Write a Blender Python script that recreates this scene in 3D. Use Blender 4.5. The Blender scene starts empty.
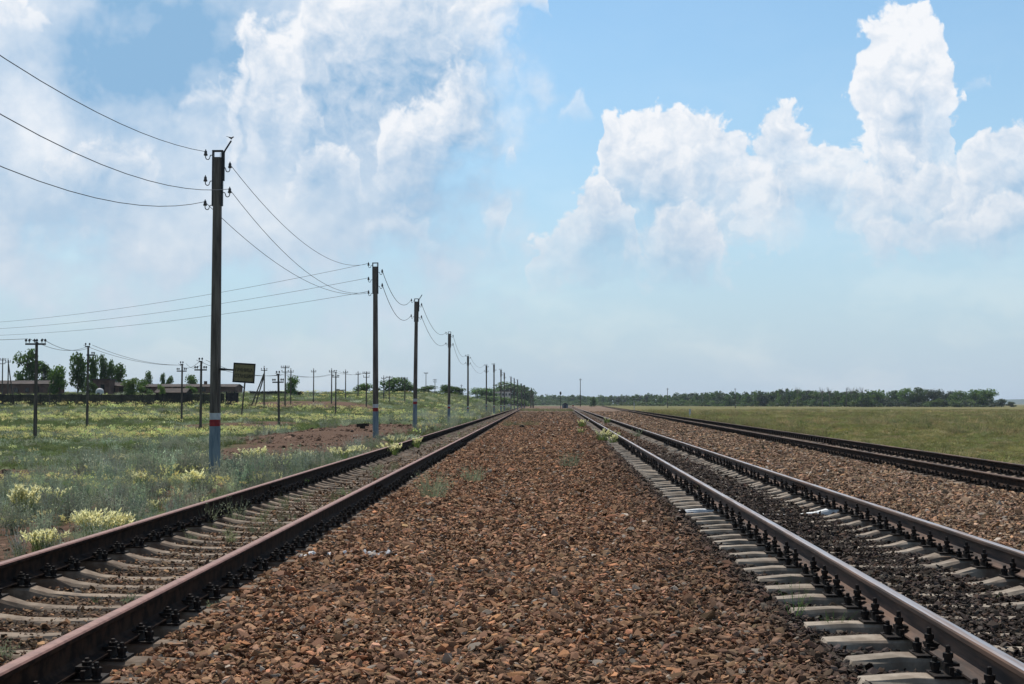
import bpy, bmesh, math, random
import numpy as np
from mathutils import Vector, Matrix

SC = bpy.context.scene
COL = SC.collection
R = math.radians
F = 1300.0                      # focal length in picture pixels (1024 wide)
CAM_H = 1.40                    # eye height over the ballast

# ------------------------------------------------------------------ camera
cam_data = bpy.data.cameras.new('camera')
cam = bpy.data.objects.new('camera', cam_data)
COL.objects.link(cam)
cam_data.sensor_width = 36.0
cam_data.lens = 36.0 * F / 1024.0
cam_data.clip_start = 0.1
cam_data.clip_end = 30000.0
PITCH = math.atan(62.0 / F)
cam.location = (0, 0, CAM_H)
cam.rotation_euler = (R(90) + PITCH, 0, 0)
SC.camera = cam

# ------------------------------------------------------------------ light and exposure
SUN_EL, SUN_AZ = R(58), R(-20)          # high, ahead of the camera and a little to the left
SC.view_settings.view_transform = 'Standard'
SC.view_settings.look = 'None'
SC.view_settings.exposure = 0.0
SC.view_settings.gamma = 1.0
SC.view_settings.use_curve_mapping = False
sun_data = bpy.data.lights.new('sun', 'SUN')
sun = bpy.data.objects.new('sun', sun_data)
COL.objects.link(sun)
sun_data.energy = 5.0
sun_data.angle = R(0.53)
sun_data.color = (1.0, 0.95, 0.87)
to_sun = Vector((math.sin(SUN_AZ) * math.cos(SUN_EL), math.cos(SUN_AZ) * math.cos(SUN_EL), math.sin(SUN_EL)))
sun.rotation_euler = (-to_sun).to_track_quat('-Z', 'Y').to_euler()

# ------------------------------------------------------------------ node helper
class NT:
    def __init__(s, tree):
        s.t = tree
    def n(s, typ, ins=None, **props):
        nd = s.t.nodes.new(typ)
        for k, v in props.items():
            setattr(nd, k, v)
        if ins:
            for k, v in ins.items():
                s.set(nd.inputs[k], v)
        return nd
    def set(s, sock, v):
        if isinstance(v, bpy.types.NodeSocket):
            s.t.links.new(v, sock)
        elif isinstance(v, bpy.types.Node):
            s.t.links.new(v.outputs[0], sock)
        else:
            sock.default_value = v
    def m(s, op, a, b=None, c=None, clamp=False):
        nd = s.t.nodes.new('ShaderNodeMath')
        nd.operation = op
        nd.use_clamp = clamp
        for i, v in enumerate((a, b, c)):
            if v is not None:
                s.set(nd.inputs[i], v)
        return nd.outputs[0]
    def v(s, op, a, b=None, scale=None):
        nd = s.t.nodes.new('ShaderNodeVectorMath')
        nd.operation = op
        s.set(nd.inputs[0], a)
        if b is not None:
            s.set(nd.inputs[1], b)
        if scale is not None:
            s.set(nd.inputs['Scale'], scale)
        return nd.outputs[1] if op in ('LENGTH', 'DISTANCE', 'DOT_PRODUCT') else nd.outputs[0]
    def ss(s, a, lo, hi, o0=0.0, o1=1.0):
        nd = s.t.nodes.new('ShaderNodeMapRange')
        nd.interpolation_type = 'SMOOTHSTEP'
        for i, v in enumerate((a, lo, hi, o0, o1)):
            s.set(nd.inputs[i], v)
        return nd.outputs[0]
    def mix(s, f, a, b, blend='MIX'):
        nd = s.t.nodes.new('ShaderNodeMix')
        nd.data_type = 'RGBA'
        nd.blend_type = blend
        s.set(nd.inputs[0], f)
        for sock, v in ((nd.inputs[6], a), (nd.inputs[7], b)):
            if isinstance(v, (tuple, list)) and len(v) == 3:
                v = (*v, 1.0)
            s.set(sock, v)
        return nd.outputs[2]
    def noise(s, vec, scale, detail=4.0, rough=0.55, dist=0.0, col=False):
        nd = s.n('ShaderNodeTexNoise', {'Scale': scale, 'Detail': detail, 'Roughness': rough, 'Distortion': dist})
        if vec is not None:
            s.set(nd.inputs['Vector'], vec)
        return nd.outputs[1] if col else nd.outputs[0]

def pix_dir(px, py):
    """unit direction of a picture point"""
    d = Vector(((px - 512) / F, (342 - py) / F, -1.0))
    d.rotate(cam.rotation_euler)
    return d.normalized()

def pix_az_el(px, py):
    d = pix_dir(px, py)
    return math.atan2(d.x, d.y) * 1000.0, math.asin(d.z) * 1000.0    # milliradians

# ------------------------------------------------------------------ sky: Nishita daylight with procedural cumulus
world = bpy.data.worlds.new('World')
SC.world = world
world.use_nodes = True
world.node_tree.nodes.clear()
W = NT(world.node_tree)
SKY_STRENGTH = 0.10

tc = W.n('ShaderNodeTexCoord')
dirn = W.v('NORMALIZE', tc.outputs['Generated'])
sp = W.n('ShaderNodeSeparateXYZ', {0: dirn})
az = W.m('MULTIPLY', W.m('ARCTAN2', sp.outputs[0], sp.outputs[1]), 1000.0)      # milliradians
el = W.m('MULTIPLY', W.m('ARCSINE', sp.outputs[2]), 1000.0)
P = W.n('ShaderNodeCombineXYZ', {0: az, 1: el, 2: 0.0}).outputs[0]
w1 = W.v('SCALE', W.v('SUBTRACT', W.noise(P, 0.014, 2.0, 0.5, col=True), (0.5, 0.5, 0.5)), scale=32.0)
w2 = W.v('SCALE', W.v('SUBTRACT', W.noise(P, 0.055, 2.0, 0.5, col=True), (0.5, 0.5, 0.5)), scale=17.0)
Pw = W.v('ADD', W.v('ADD', P, w1), w2)
ps = W.n('ShaderNodeSeparateXYZ', {0: Pw})
waz, wel = ps.outputs[0], ps.outputs[1]
fac_az = W.m('MULTIPLY_ADD', waz, 1.0 / 900.0, 0.5)
NONE = 460            # an outline this low in the view means: no cloud here

def outline(pts):
    """elevation (mrad) of a cloud outline as a curve over azimuth, and how steeply it runs"""
    g = bpy.data.node_groups.new('outline', 'ShaderNodeTree')
    g.interface.new_socket('Value', in_out='INPUT', socket_type='NodeSocketFloat')
    g.interface.new_socket('Value', in_out='OUTPUT', socket_type='NodeSocketFloat')
    G = NT(g)
    nd = G.n('ShaderNodeFloatCurve', {'Value': G.n('NodeGroupInput')})
    G.n('NodeGroupOutput', {0: nd})
    c = nd.mapping.curves[0]
    q = []
    for px, py in pts:
        a, e = pix_az_el(px, py)
        q.append((a / 900.0 + 0.5, min(1.0, max(0.0, (e + 100.0) / 500.0))))
    q = [(0.0, q[0][1])] + q + [(1.0, q[-1][1])]
    while len(c.points) < len(q):
        c.points.new(0.5, 0.5)
    for p, (x, y) in zip(c.points, q):
        p.location = (x, y)
        p.handle_type = 'VECTOR'
    nd.mapping.update()
    at = []
    for k in (-5.0, 5.0):
        gn = W.n('ShaderNodeGroup', node_tree=g)
        W.set(gn.inputs[0], W.m('ADD', fac_az, k / 900.0))
        at.append(gn.outputs[0])
    mean = W.m('MULTIPLY_ADD', W.m('ADD', at[0], at[1]), 250.0, -100.0)
    run = W.m('MULTIPLY', W.m('SUBTRACT', at[1], at[0]), 50.0)
    peak = W.m('MULTIPLY_ADD', W.m('MAXIMUM', at[0], at[1]), 500.0, -100.0)
    return mean, peak, W.m('SQRT', W.m('MULTIPLY_ADD', run, run, 1.0))

def billow(p, pw):
    """rounded heads of several sizes, below 0 in the creases, above on the crowns"""
    vb = W.n('ShaderNodeTexVoronoi', {'Vector': pw, 'Scale': 0.046, 'Detail': 2.8, 'Roughness': 0.52, 'Lacunarity': 2.3}, feature='F1', normalize=True)
    nz = W.noise(p, 0.085, 5.0, 0.62)
    d = W.m('MULTIPLY', W.m('SUBTRACT', 0.37, vb.outputs['Distance']), 1.75)
    return W.m('MULTIPLY_ADD', W.m('SUBTRACT', nz, 0.5), 0.6, d)
OFF = (-4.0, 8.0, 0.0)                                   # a step towards the sun
t0 = billow(P, Pw)
t1 = billow(W.v('ADD', P, OFF), W.v('ADD', Pw, OFF))
slope = W.m('MAXIMUM', W.m('MINIMUM', W.m('SUBTRACT', t0, t1), 0.40), -0.40)
big = W.m('SUBTRACT', W.noise(P, 0.012, 4.0, 0.55), 0.5)
detail = W.m('MULTIPLY_ADD', slope, 0.66, W.m('MULTIPLY', big, 0.9))
pale = W.ss(el, 40.0, 230.0, 0.66, 0.0)                  # distant feet sink into the haze
fade = W.ss(el, 42.0, 100.0)

def shade(lit):
    lit = W.m('MAXIMUM', W.m('MINIMUM', lit, 1.0), 0.0)
    return W.mix(pale, W.mix(lit, (0.25, 0.44, 0.66), (0.86, 0.88, 0.915)), (0.51, 0.61, 0.71))

sky = W.n('ShaderNodeTexSky', sky_type='NISHITA', sun_disc=False, sun_elevation=SUN_EL, sun_rotation=SUN_AZ, air_density=1.0, dust_density=0.4, ozone_density=3.0)
sky_col = W.v('MULTIPLY', W.v('SCALE', sky.outputs[0], scale=SKY_STRENGTH), (1.08, 1.32, 1.27))
low_haze = W.m('POWER', 2.718, W.m('MULTIPLY', W.m('POWER', W.m('DIVIDE', W.m('MAXIMUM', el, 0.0), 190.0), 1.5), -1.0))
streak = W.noise(W.v('MULTIPLY', Pw, (0.45, 1.3, 1.0)), 0.014, 4.0, 0.55)
haze_col = W.mix(W.ss(streak, 0.42, 0.70), (0.455, 0.56, 0.675), (0.55, 0.625, 0.705))
full = W.mix(W.m('MULTIPLY', low_haze, 0.97), sky_col, haze_col)

# a thin grey-blue sheet over the left of the view, lighter and darker in broad soft patches
edge_sheet = W.m('MINIMUM', W.m('DIVIDE', W.m('SUBTRACT', 20.0, waz), 110.0), W.m('DIVIDE', W.m('SUBTRACT', wel, 50.0), 80.0))
in_view = W.m('MULTIPLY', W.ss(W.m('ABSOLUTE', az), 470.0, 400.0), W.ss(el, 390.0, 320.0))
a_sheet = W.m('MULTIPLY', W.ss(W.m('MULTIPLY_ADD', big, 3.4, edge_sheet), 0.0, 0.9), in_view)
lit_sheet = W.m('MULTIPLY_ADD', big, 2.0, W.m('MULTIPLY_ADD', slope, 0.26, 0.46))
def tone(px, py, rx, ry, amount):
    """deeper (grey-blue) parts of the sheet"""
    global lit_sheet
    a, e = pix_az_el(px, py)
    q = W.v('MULTIPLY', W.v('SUBTRACT', Pw, (a, e, 0)), (1.0 / (rx * 0.77), 1.0 / (ry * 0.77), 0))
    lit_sheet = W.m('MULTIPLY_ADD', W.ss(W.v('LENGTH', q), 0.2, 1.15, 1.0, 0.0), amount, lit_sheet)
tone(140, 40, 150, 84, -0.46)
tone(175, 62, 90, 36, -0.16)
tone(450, 180, 80, 80, -0.30)
tone(30, 110, 60, 50, 0.25)
full = W.mix(W.m('MULTIPLY', a_sheet, 0.93), full, shade(lit_sheet))

def heap(top, bottom, up=22.0, down=45.0, deep=0.62, crown=0.98, crisp=0.22, amount=1.0, span=3.2, melt=None):
    """one cumulus heap: bright billowed crown, grey-blue towards its soft foot; later heaps stand in front of earlier ones"""
    global full
    te, pk, ts = outline(top)
    t = W.m('DIVIDE', W.m('SUBTRACT', te, wel), W.m('MULTIPLY', ts, up))
    t = W.m('MINIMUM', t, W.m('DIVIDE', W.m('SUBTRACT', pk, wel), up))
    be = pix_az_el(512, bottom)[1]
    b = W.m('DIVIDE', W.m('SUBTRACT', wel, be), down)
    d = W.m('ADD', W.m('MINIMUM', t, b), t0)
    al = W.m('MULTIPLY', W.m('MULTIPLY', W.ss(d, 0.0, crisp), W.ss(W.m('ADD', b, W.m('MULTIPLY', big, 2.0)), -0.4, 1.3)), W.m('MULTIPLY', fade, amount))
    if melt:                                             # an edge that dissolves sideways
        a0, a1 = pix_az_el(melt[0], 200)[0], pix_az_el(melt[1], 200)[0]
        al = W.m('MULTIPLY', al, W.ss(W.m('ADD', waz, W.m('MULTIPLY', W.m('ADD', t0, W.m('MULTIPLY', big, 2.0)), -30.0)), a1, a0))
    lit = W.m('SUBTRACT', W.m('ADD', detail, crown - 0.07), W.m('MULTIPLY', W.ss(t, 0.0, span * 0.8), deep * 1.15))
    full = W.mix(al, full, shade(lit))

# left bank, back to front
heap([(206, NONE), (220, 110), (232, 40), (240, -14), (252, 4), (262, 26), (278, 30), (290, 6), (300, -40), (420, -70), (500, -30), (518, 24), (530, 52), (560, 60), (580, NONE)], 190, 34, 80, .62, .96, .5, 1.0, 4.0, (440, 552))
heap([(430, NONE), (448, -14), (520, -16), (552, -8), (566, NONE)], 16, 12, 14, .2, .95, .3)
heap([(480, NONE), (496, 160), (506, 144), (516, 142), (524, 156), (530, NONE)], 172, 11, 18, .5, .85, .6, .6)
heap([(360, NONE), (376, 130), (392, 104), (416, 94), (436, 78), (452, 54), (468, 52), (484, 70), (500, 90), (530, 100), (545, NONE)], 200, 26, 60, .60, 1.0, .5, 1.0, 3.2, (410, 520))
heap([(270, NONE), (284, 160), (300, 142), (322, 134), (346, 138), (366, 158), (382, NONE)], 205, 22, 40, .45, .95, .6)
heap([(140, NONE), (160, 104), (200, 92), (250, 94), (300, 88), (330, 104), (344, NONE)], 136, 16, 30, .40, .92, .7, .8)
heap([(20, NONE), (36, 150), (62, 136), (100, 128), (140, 140), (166, 164), (184, NONE)], 212, 24, 40, .45, .90, .7, .85)
heap([(-60, NONE), (-40, -10), (10, -20), (40, 0), (62, 20), (74, NONE)], 46, 20, 26, .3, .98, .4)
heap([(464, NONE), (478, 214), (490, 194), (502, 188), (514, 204), (526, NONE)], 272, 18, 50, .45, .80, .8, .55)
heap([(346, NONE), (362, 218), (384, 200), (406, 196), (432, 214), (456, NONE)], 270, 22, 50, .45, .82, .7, .8)
heap([(-60, NONE), (-30, 226), (20, 214), (80, 232), (150, 236), (210, 256), (230, NONE)], 290, 26, 50, .3, .75, .8, .6)
# the heaps on the right
heap([(540, NONE), (550, 112), (562, 96), (576, 88), (588, 100), (598, 116), (606, NONE)], 122, 13, 16, .35, .92, .7, .55)
heap([(584, NONE), (592, 128), (602, 106), (620, 108), (640, 106), (656, 100), (672, 106), (688, 114), (704, 118), (720, 120), (734, 136), (750, 150), (764, 172), (784, 196), (806, 214), (818, NONE)], 262, 22, 70, .55, .98, .22, 1.0, 5.0)
heap([(628, NONE), (640, 168), (656, 150), (674, 146), (690, 160), (702, 178), (710, NONE)], 230, 16, 50, .55, .84, .7, .7)
heap([(694, NONE), (706, 172), (722, 156), (738, 158), (750, 176), (756, NONE)], 220, 14, 40, .5, .88, .6, .7)
heap([(516, NONE), (530, 254), (546, 234), (560, 222), (572, 198), (586, 184), (606, 178), (624, 186), (640, 206), (652, NONE)], 296, 22, 60, .66, .95)
heap([(600, NONE), (612, 232), (640, 218), (680, 208), (712, 214), (740, 240), (756, NONE)], 300, 24, 60, .5, .8, .6, .85)
heap([(630, NONE), (644, 226), (662, 202), (684, 192), (706, 196), (724, 214), (736, 240), (746, NONE)], 292, 22, 60, .55, .88, .4)
heap([(848, NONE), (856, 150), (860, 60), (868, 24), (884, 8), (904, 0), (922, 2), (938, 18), (950, 36), (960, 64), (964, 120), (966, 170), (976, NONE)], 262, 22, 90, .34, .98, .22, 1.0, 7.0)
heap([(864, NONE), (872, 96), (886, 70), (902, 60), (920, 72), (934, 98), (942, NONE)], 190, 18, 70, .50, .92, .6, .8)
heap([(858, NONE), (866, 158), (880, 136), (896, 128), (910, 146), (920, 170), (928, NONE)], 240, 18, 60, .55, .88, .6, .85)
heap([(908, NONE), (918, 190), (932, 166), (948, 158), (960, 176), (968, NONE)], 250, 18, 50, .5, .85, .6, .8)
heap([(722, NONE), (734, 186), (748, 160), (760, 128), (768, 102), (784, 94), (798, 100), (806, 128), (818, 138), (834, 140), (848, 148), (862, 166), (880, 184), (898, 200), (908, NONE)], 244, 20, 60, .42, .98, .22, 1.0, 5.0)
heap([(760, NONE), (772, 172), (792, 156), (812, 166), (830, 160), (848, 178), (862, 196), (872, NONE)], 236, 16, 40, .5, .9, .6, .8)
heap([(820, NONE), (834, 220), (850, 196), (866, 176), (884, 168), (930, 160), (962, 160), (990, 176), (1010, 200), (1020, NONE)], 262, 22, 60, .5, .9, .4, .9)
heap([(926, NONE), (938, 186), (954, 168), (970, 146), (986, 134), (1004, 126), (1026, 130), (1054, 150), (1090, NONE)], 262, 22, 60, .60, .95)
heap([(846, NONE), (860, 230), (882, 212), (906, 220), (934, 208), (962, 206), (986, 198), (1012, 184), (1040, 180), (1080, NONE)], 266, 18, 40, .5, .88, .4)
heap([(942, NONE), (956, 94), (968, 84), (984, 78), (998, 90), (1008, NONE)], 112, 14, 16, .3, .95, .4, .85)
# elsewhere round the sky: scattered heaps of the same kind
away = W.m('MAXIMUM', W.ss(W.m('ABSOLUTE', az), 410.0, 450.0), W.ss(el, 330.0, 380.0))
low = W.noise(W.v('MULTIPLY', P, (1.0, 1.7, 1.0)), 0.0042, 3.0, 0.5)
wild = W.m('MINIMUM', W.m('MULTIPLY_ADD', low, 9.0, -5.3), 1.6)
a_wild = W.m('MULTIPLY', W.m('MULTIPLY', W.ss(W.m('ADD', wild, t0), 0.0, 0.3), fade), away)
full = W.mix(a_wild, full, shade(W.m('ADD', detail, W.m('MULTIPLY_ADD', wild, -0.25, 0.95))))
bg = W.n('ShaderNodeBackground', {'Color': full, 'Strength': 1.07})
wo = W.n('ShaderNodeOutputWorld', {'Surface': bg.outputs[0]})

# ------------------------------------------------------------------ mesh helpers
class MB:
    """collects shapes; build() links them as ONE mesh object"""
    def __init__(s):
        s.v, s.f, s.mi = [], [], []
    def add(s, verts, faces, mi=0):
        o = len(s.v)
        s.v += [tuple(p) for p in verts]
        s.f += [tuple(i + o for i in f) for f in faces]
        s.mi += [mi] * len(faces)
        return s
    def box(s, x0, x1, y0, y1, z0, z1, mi=0, mat=None):
        p = [Vector(q) for q in ((x0, y0, z0), (x1, y0, z0), (x1, y1, z0), (x0, y1, z0), (x0, y0, z1), (x1, y0, z1), (x1, y1, z1), (x0, y1, z1))]
        if mat is not None:
            p = [mat @ q for q in p]
        return s.add(p, [(3, 2, 1, 0), (4, 5, 6, 7), (0, 1, 5, 4), (1, 2, 6, 5), (2, 3, 7, 6), (3, 0, 4, 7)], mi)
    def loft(s, rings, mi=0, cap=True):
        n = len(rings[0])
        vs = [p for r in rings for p in r]
        fs = []
        for k in range(len(rings) - 1):
            for i in range(n):
                j = (i + 1) % n
                fs.append((k * n + i, k * n + j, (k + 1) * n + j, (k + 1) * n + i))
        if cap:
            fs.append(tuple(range(n - 1, -1, -1)))
            fs.append(tuple(range((len(rings) - 1) * n, len(rings) * n)))
        return s.add(vs, fs, mi)
    def tube(s, pts, r, n=6, mi=0, cap=True):
        pts = [Vector(p) for p in pts]
        rings = []
        for i, p in enumerate(pts):
            d = (pts[min(i + 1, len(pts) - 1)] - pts[max(i - 1, 0)]).normalized()
            a = d.orthogonal().normalized() if abs(d.z) > 0.95 else d.cross(Vector((0, 0, 1))).normalized()
            b = d.cross(a)
            rr = r[i] if isinstance(r, (list, tuple)) else r
            rings.append([p + a * (rr * math.cos(2 * math.pi * k / n)) + b * (rr * math.sin(2 * math.pi * k / n)) for k in range(n)])
        return s.loft(rings, mi, cap)
    def lathe(s, prof, n=8, c=(0, 0, 0), mi=0):
        rings = [[(c[0] + r * math.cos(2 * math.pi * k / n), c[1] + r * math.sin(2 * math.pi * k / n), c[2] + z) for k in range(n)] for r, z in prof]
        return s.loft(rings, mi)
    def mesh(s, name, mats, smooth=False):
        me = bpy.data.meshes.new(name)
        me.from_pydata(s.v, [], s.f)
        for m in (mats if isinstance(mats, (list, tuple)) else [mats]):
            me.materials.append(m)
        if len(me.materials) > 1:
            me.polygons.foreach_set('material_index', s.mi)
        if smooth:
            me.polygons.foreach_set('use_smooth', [True] * len(me.polygons))
        me.update()
        return me
    def build(s, name, mats, parent=None, smooth=False):
        return link(name, s.mesh(name, mats, smooth), parent)

def link(name, data, parent=None, loc=None, rot=None):
    o = bpy.data.objects.new(name, data)
    COL.objects.link(o)
    if parent is not None:
        o.parent = parent
    if loc is not None:
        o.location = loc
    if rot is not None:
        o.rotation_euler = rot
    return o

def tag(o, label=None, cat=None, group=None, kind=None):
    if label: o['label'] = label
    if cat: o['category'] = cat
    if group: o['group'] = group
    if kind: o['kind'] = kind
    return o

def thing(name, label, cat, loc=(0, 0, 0), rz=0.0, group=None):
    return tag(link(name, None, None, loc, (0, 0, rz)), label, cat, group)

def np_mesh(name, verts, faces, mats):
    """verts (n,3), faces (m,k) of one size"""
    me = bpy.data.meshes.new(name)
    verts = np.asarray(verts, np.float32)
    faces = np.asarray(faces, np.int32)
    m, k = faces.shape
    me.vertices.add(len(verts))
    me.vertices.foreach_set('co', verts.ravel())
    me.loops.add(m * k)
    me.loops.foreach_set('vertex_index', faces.ravel())
    me.polygons.add(m)
    me.polygons.foreach_set('loop_start', np.arange(0, m * k, k, dtype=np.int32))
    for mt in (mats if isinstance(mats, (list, tuple)) else [mats]):
        me.materials.append(mt)
    me.update(calc_edges=True)
    return me

def ss(a, b, x):
    t = np.clip((np.asarray(x, float) - a) / (b - a), 0, 1)
    return t * t * (3 - 2 * t)

# value noise in numpy, for heights and for where things grow
_rng = np.random.default_rng(7)
_tab = _rng.random((256, 256))
def vnoise(x, y, scale):
    x = np.asarray(x, float) * scale + 1000.3
    y = np.asarray(y, float) * scale + 1000.7
    xi, yi = np.floor(x).astype(int), np.floor(y).astype(int)
    fx, fy = x - xi, y - yi
    fx, fy = fx * fx * (3 - 2 * fx), fy * fy * (3 - 2 * fy)
    g = lambda i, j: _tab[i % 256, j % 256]
    return (g(xi, yi) * (1 - fx) + g(xi + 1, yi) * fx) * (1 - fy) + (g(xi, yi + 1) * (1 - fx) + g(xi + 1, yi + 1) * fx) * fy
def fnoise(x, y, scale, oct=3):
    return sum(vnoise(x, y, scale * 2 ** k) * 0.5 ** k for k in range(oct)) / sum(0.5 ** k for k in range(oct))

# ------------------------------------------------------------------ the lie of the land
SL_L, SL_R, SL_T = 0.0138, 0.040, 0.060          # lateral drift of the three tracks
X_L, X_R, X_T = -3.172, 2.880, 7.690             # their centre lines at the camera
GAUGE = 0.7975                                   # half distance of rail centres
Lc = lambda Y: X_L + SL_L * Y
Rc = lambda Y: X_R + SL_R * Y
Tc = lambda Y: X_T + SL_T * Y

def ground_z(X, Y):
    X = np.asarray(X, float); Y = np.asarray(Y, float)
    dL = X - Lc(Y); dT = X - Tc(Y)
    far = ss(-8, -22, X) * 0.2
    z = -0.24 - far
    rise = np.interp(np.abs(Y) , [0, 60, 130, 180, 280, 400, 900, 9000], [0, 0, 0.35, 1.62, 4.05, 4.3, 4.6, 4.6])
    z = z + rise * ss(0, 1, (np.interp(Y, [180, 320], [-8, -4]) - X) / np.interp(Y, [180, 320], [22, 13]))
    z = z + 0.5 * np.exp(-((X + 8.0) / 3.2) ** 2 - ((Y - 68) / 20.0) ** 2)
    z = z + (fnoise(X, Y, 0.11, 3) - 0.5) * 0.22 * ss(0, 6, np.abs(dL + 4.0)) * (dL < 0)
    right = -0.36 + (fnoise(X, Y, 0.05, 3) - 0.5) * 0.3
    z = np.where(dT > 0, right, z)
    corr = ss(-1.9, -1.1, dL) * (1 - ss(1.6, 2.6, dT)) * (Y < 930)
    return z * (1 - corr) + (-0.75) * corr

def bed_z(X, Y):
    X = np.asarray(X, float); Y = np.asarray(Y, float)
    dL, dR, dT = X - Lc(Y), X - Rc(Y), X - Tc(Y)
    zl = np.interp(dL, [-2.6, -1.7, -1.25, -.8, -.5, .5, .8, 1.1, 1.5], [-.62, -.27, -.09, -.075, -.068, -.068, -.075, -.008, .01])
    zr = np.interp(dR, [-1.75, -1.45, -1.2, -.8, -.45, .45, .8, 1.2, 1.7], [.0, -.015, -.048, -.065, -.048, -.052, -.085, -.03, .06])
    zt = np.interp(dT, [-2.0, -1.5, -.8, .8, 1.5, 2.6, 3.2], [.06, .02, -.06, -.06, -.03, -.36, -.7])
    mid = 0.5 * (Lc(Y) + Rc(Y)); mid2 = 0.5 * (Rc(Y) + Tc(Y))
    z = np.where(X < mid, zl, np.where(X < mid2, zr, zt))
    open_ = ss(1.3, 1.8, np.abs(dL)) * ss(1.4, 1.9, np.abs(dR))
    return z + (fnoise(X, Y, 0.6, 2) - 0.5) * (0.018 + 0.035 * open_)

def hit(px, py, zfun=ground_z, lo=5.0, hi=3000.0):
    """the spot of ground seen at a picture point"""
    d = pix_dir(px, py)
    prev = lo
    t = lo
    while t < hi:
        if CAM_H + d.z * t < float(zfun(d.x * t, d.y * t)):
            a, b = prev, t
            for _ in range(20):
                m = 0.5 * (a + b)
                if CAM_H + d.z * m < float(zfun(d.x * m, d.y * m)): b = m
                else: a = m
            return Vector((d.x * b, d.y * b, float(zfun(d.x * b, d.y * b))))
        prev = t
        t *= 1.02
    return Vector((d.x * hi, d.y * hi, float(zfun(d.x * hi, d.y * hi))))

def at(px, Y):
    """lateral position of a picture column at depth Y"""
    return (px - 512) * Y / F

def z_at(py, Y):
    return CAM_H + (404 - py) * Y / F

# ------------------------------------------------------------------ materials
def new_mat(name, rough=0.9, spec=0.25):
    m = bpy.data.materials.new(name)
    m.use_nodes = True
    t = NT(m.node_tree)
    b = m.node_tree.nodes['Principled BSDF']
    b.inputs['Roughness'].default_value = rough
    b.inputs['Specular IOR Level'].default_value = spec
    return m, t, b

def obj_co(t):
    return t.n('ShaderNodeTexCoord').outputs['Object']

def bump(t, b, h, strength=0.5, dist=0.01):
    nd = t.n('ShaderNodeBump', {'Strength': strength, 'Distance': dist, 'Height': h})
    t.set(b.inputs['Normal'], nd)

def plain(name, c1, c2, scale=8.0, rough=0.85, spec=0.25, bmp=0.0, detail=5.0, lo=0.35, hi=0.65, metal=0.0, vary=0.0):
    m, t, b = new_mat(name, rough, spec)
    co = obj_co(t)
    if isinstance(scale, tuple):                 # streaks along one axis
        co, scale = t.v('MULTIPLY', co, scale), 1.0
    nz = t.noise(co, scale, detail, 0.6)
    c = t.mix(t.ss(nz, lo, hi), c1, c2)
    if vary:
        rnd = t.n('ShaderNodeObjectInfo').outputs['Random']
        c = t.mix(1.0, c, t.n('ShaderNodeCombineColor', {0: t.m('MULTIPLY_ADD', rnd, vary, 1 - vary / 2), 1: t.m('MULTIPLY_ADD', rnd, vary, 1 - vary / 2), 2: t.m('MULTIPLY_ADD', rnd, vary, 1 - vary / 2)}).outputs[0], 'MULTIPLY')
    t.set(b.inputs['Base Color'], c)
    b.inputs['Metallic'].default_value = metal
    if bmp:
        bump(t, b, nz, 0.6, bmp)
    return m

def tinted(name, rough=0.9, amp=0.5, scale=30.0, transl=0.0, spec=0.2):
    """colour carried by each scattered copy, broken up by grain"""
    m, t, b = new_mat(name, rough, spec)
    a = t.n('ShaderNodeAttribute', attribute_type='INSTANCER', attribute_name='tint')
    nz = t.noise(obj_co(t), scale, 3.0, 0.6)
    k = t.m('MULTIPLY_ADD', nz, amp * 2, 1 - amp)
    c = t.v('SCALE', a.outputs['Color'], scale=k)
    t.set(b.inputs['Base Color'], c)
    if transl:
        tr = t.n('ShaderNodeBsdfTranslucent', {'Color': c})
        mx = t.n('ShaderNodeMixShader', {0: transl, 1: b.outputs[0], 2: tr.outputs[0]})
        t.set(m.node_tree.nodes['Material Output'].inputs['Surface'], mx)
    return m

def leafy(name, c1, c2, transl=0.35, scale=0.6, c3=None):
    m, t, b = new_mat(name, 0.6, 0.2)
    co = obj_co(t)
    nz = t.noise(co, scale, 3.0, 0.6)
    c = t.mix(t.ss(nz, 0.35, 0.65), c1, c2)
    rnd = t.n('ShaderNodeObjectInfo').outputs['Random']
    c = t.v('SCALE', c, scale=t.m('MULTIPLY_ADD', rnd, 0.4, 0.8))
    t.set(b.inputs['Base Color'], c)
    tr = t.n('ShaderNodeBsdfTranslucent', {'Color': c})
    mx = t.n('ShaderNodeMixShader', {0: transl, 1: b.outputs[0], 2: tr.outputs[0]})
    t.set(m.node_tree.nodes['Material Output'].inputs['Surface'], mx)
    return m

M = {}
M['stone'] = tinted('crushed_stone', 0.95, 0.45, 28.0, spec=0.06)
M['blade'] = tinted('grass_blade', 0.7, 0.3, 6.0, 0.4)
M['concrete'] = plain('weathered_concrete', (.172, .138, .104), (.295, .244, .192), 7.0, .93, .2, .004, vary=.4)
M['concrete_old'] = plain('soiled_concrete', (.115, .084, .060), (.235, .180, .132), 6.0, .93, .2, .004, vary=.4)
M['whitewash'] = plain('whitewash', (.46, .45, .43), (.66, .65, .63), 14.0, .9, .2, .002)
M['rust'] = plain('rusty_steel', (.032, .019, .014), (.12, .066, .042), (9.0, 1.2, 14.0), .8, .35, .001)
M['rust_dark'] = plain('dark_rusty_steel', (.010, .006, .0045), (.042, .022, .013), 9.0, .85, .08, .001)
M['rust_top'] = plain('rust_red_rail_head', (.15, .062, .042), (.23, .105, .075), 14.0, .62, .4, .0006)
M['iron'] = plain('oily_black_iron', (.008, .007, .007), (.026, .018, .014), 22.0, .7, .12, .001)
M['pole'] = plain('grey_pole_concrete', (.060, .050, .043), (.15, .13, .11), (9.0, 9.0, .8), .92, .2, .003)
M['pole_wood'] = plain('weathered_pole_wood', (.045, .038, .033), (.11, .095, .08), (14.0, 14.0, 1.0), .9, .2, .003)
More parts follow.
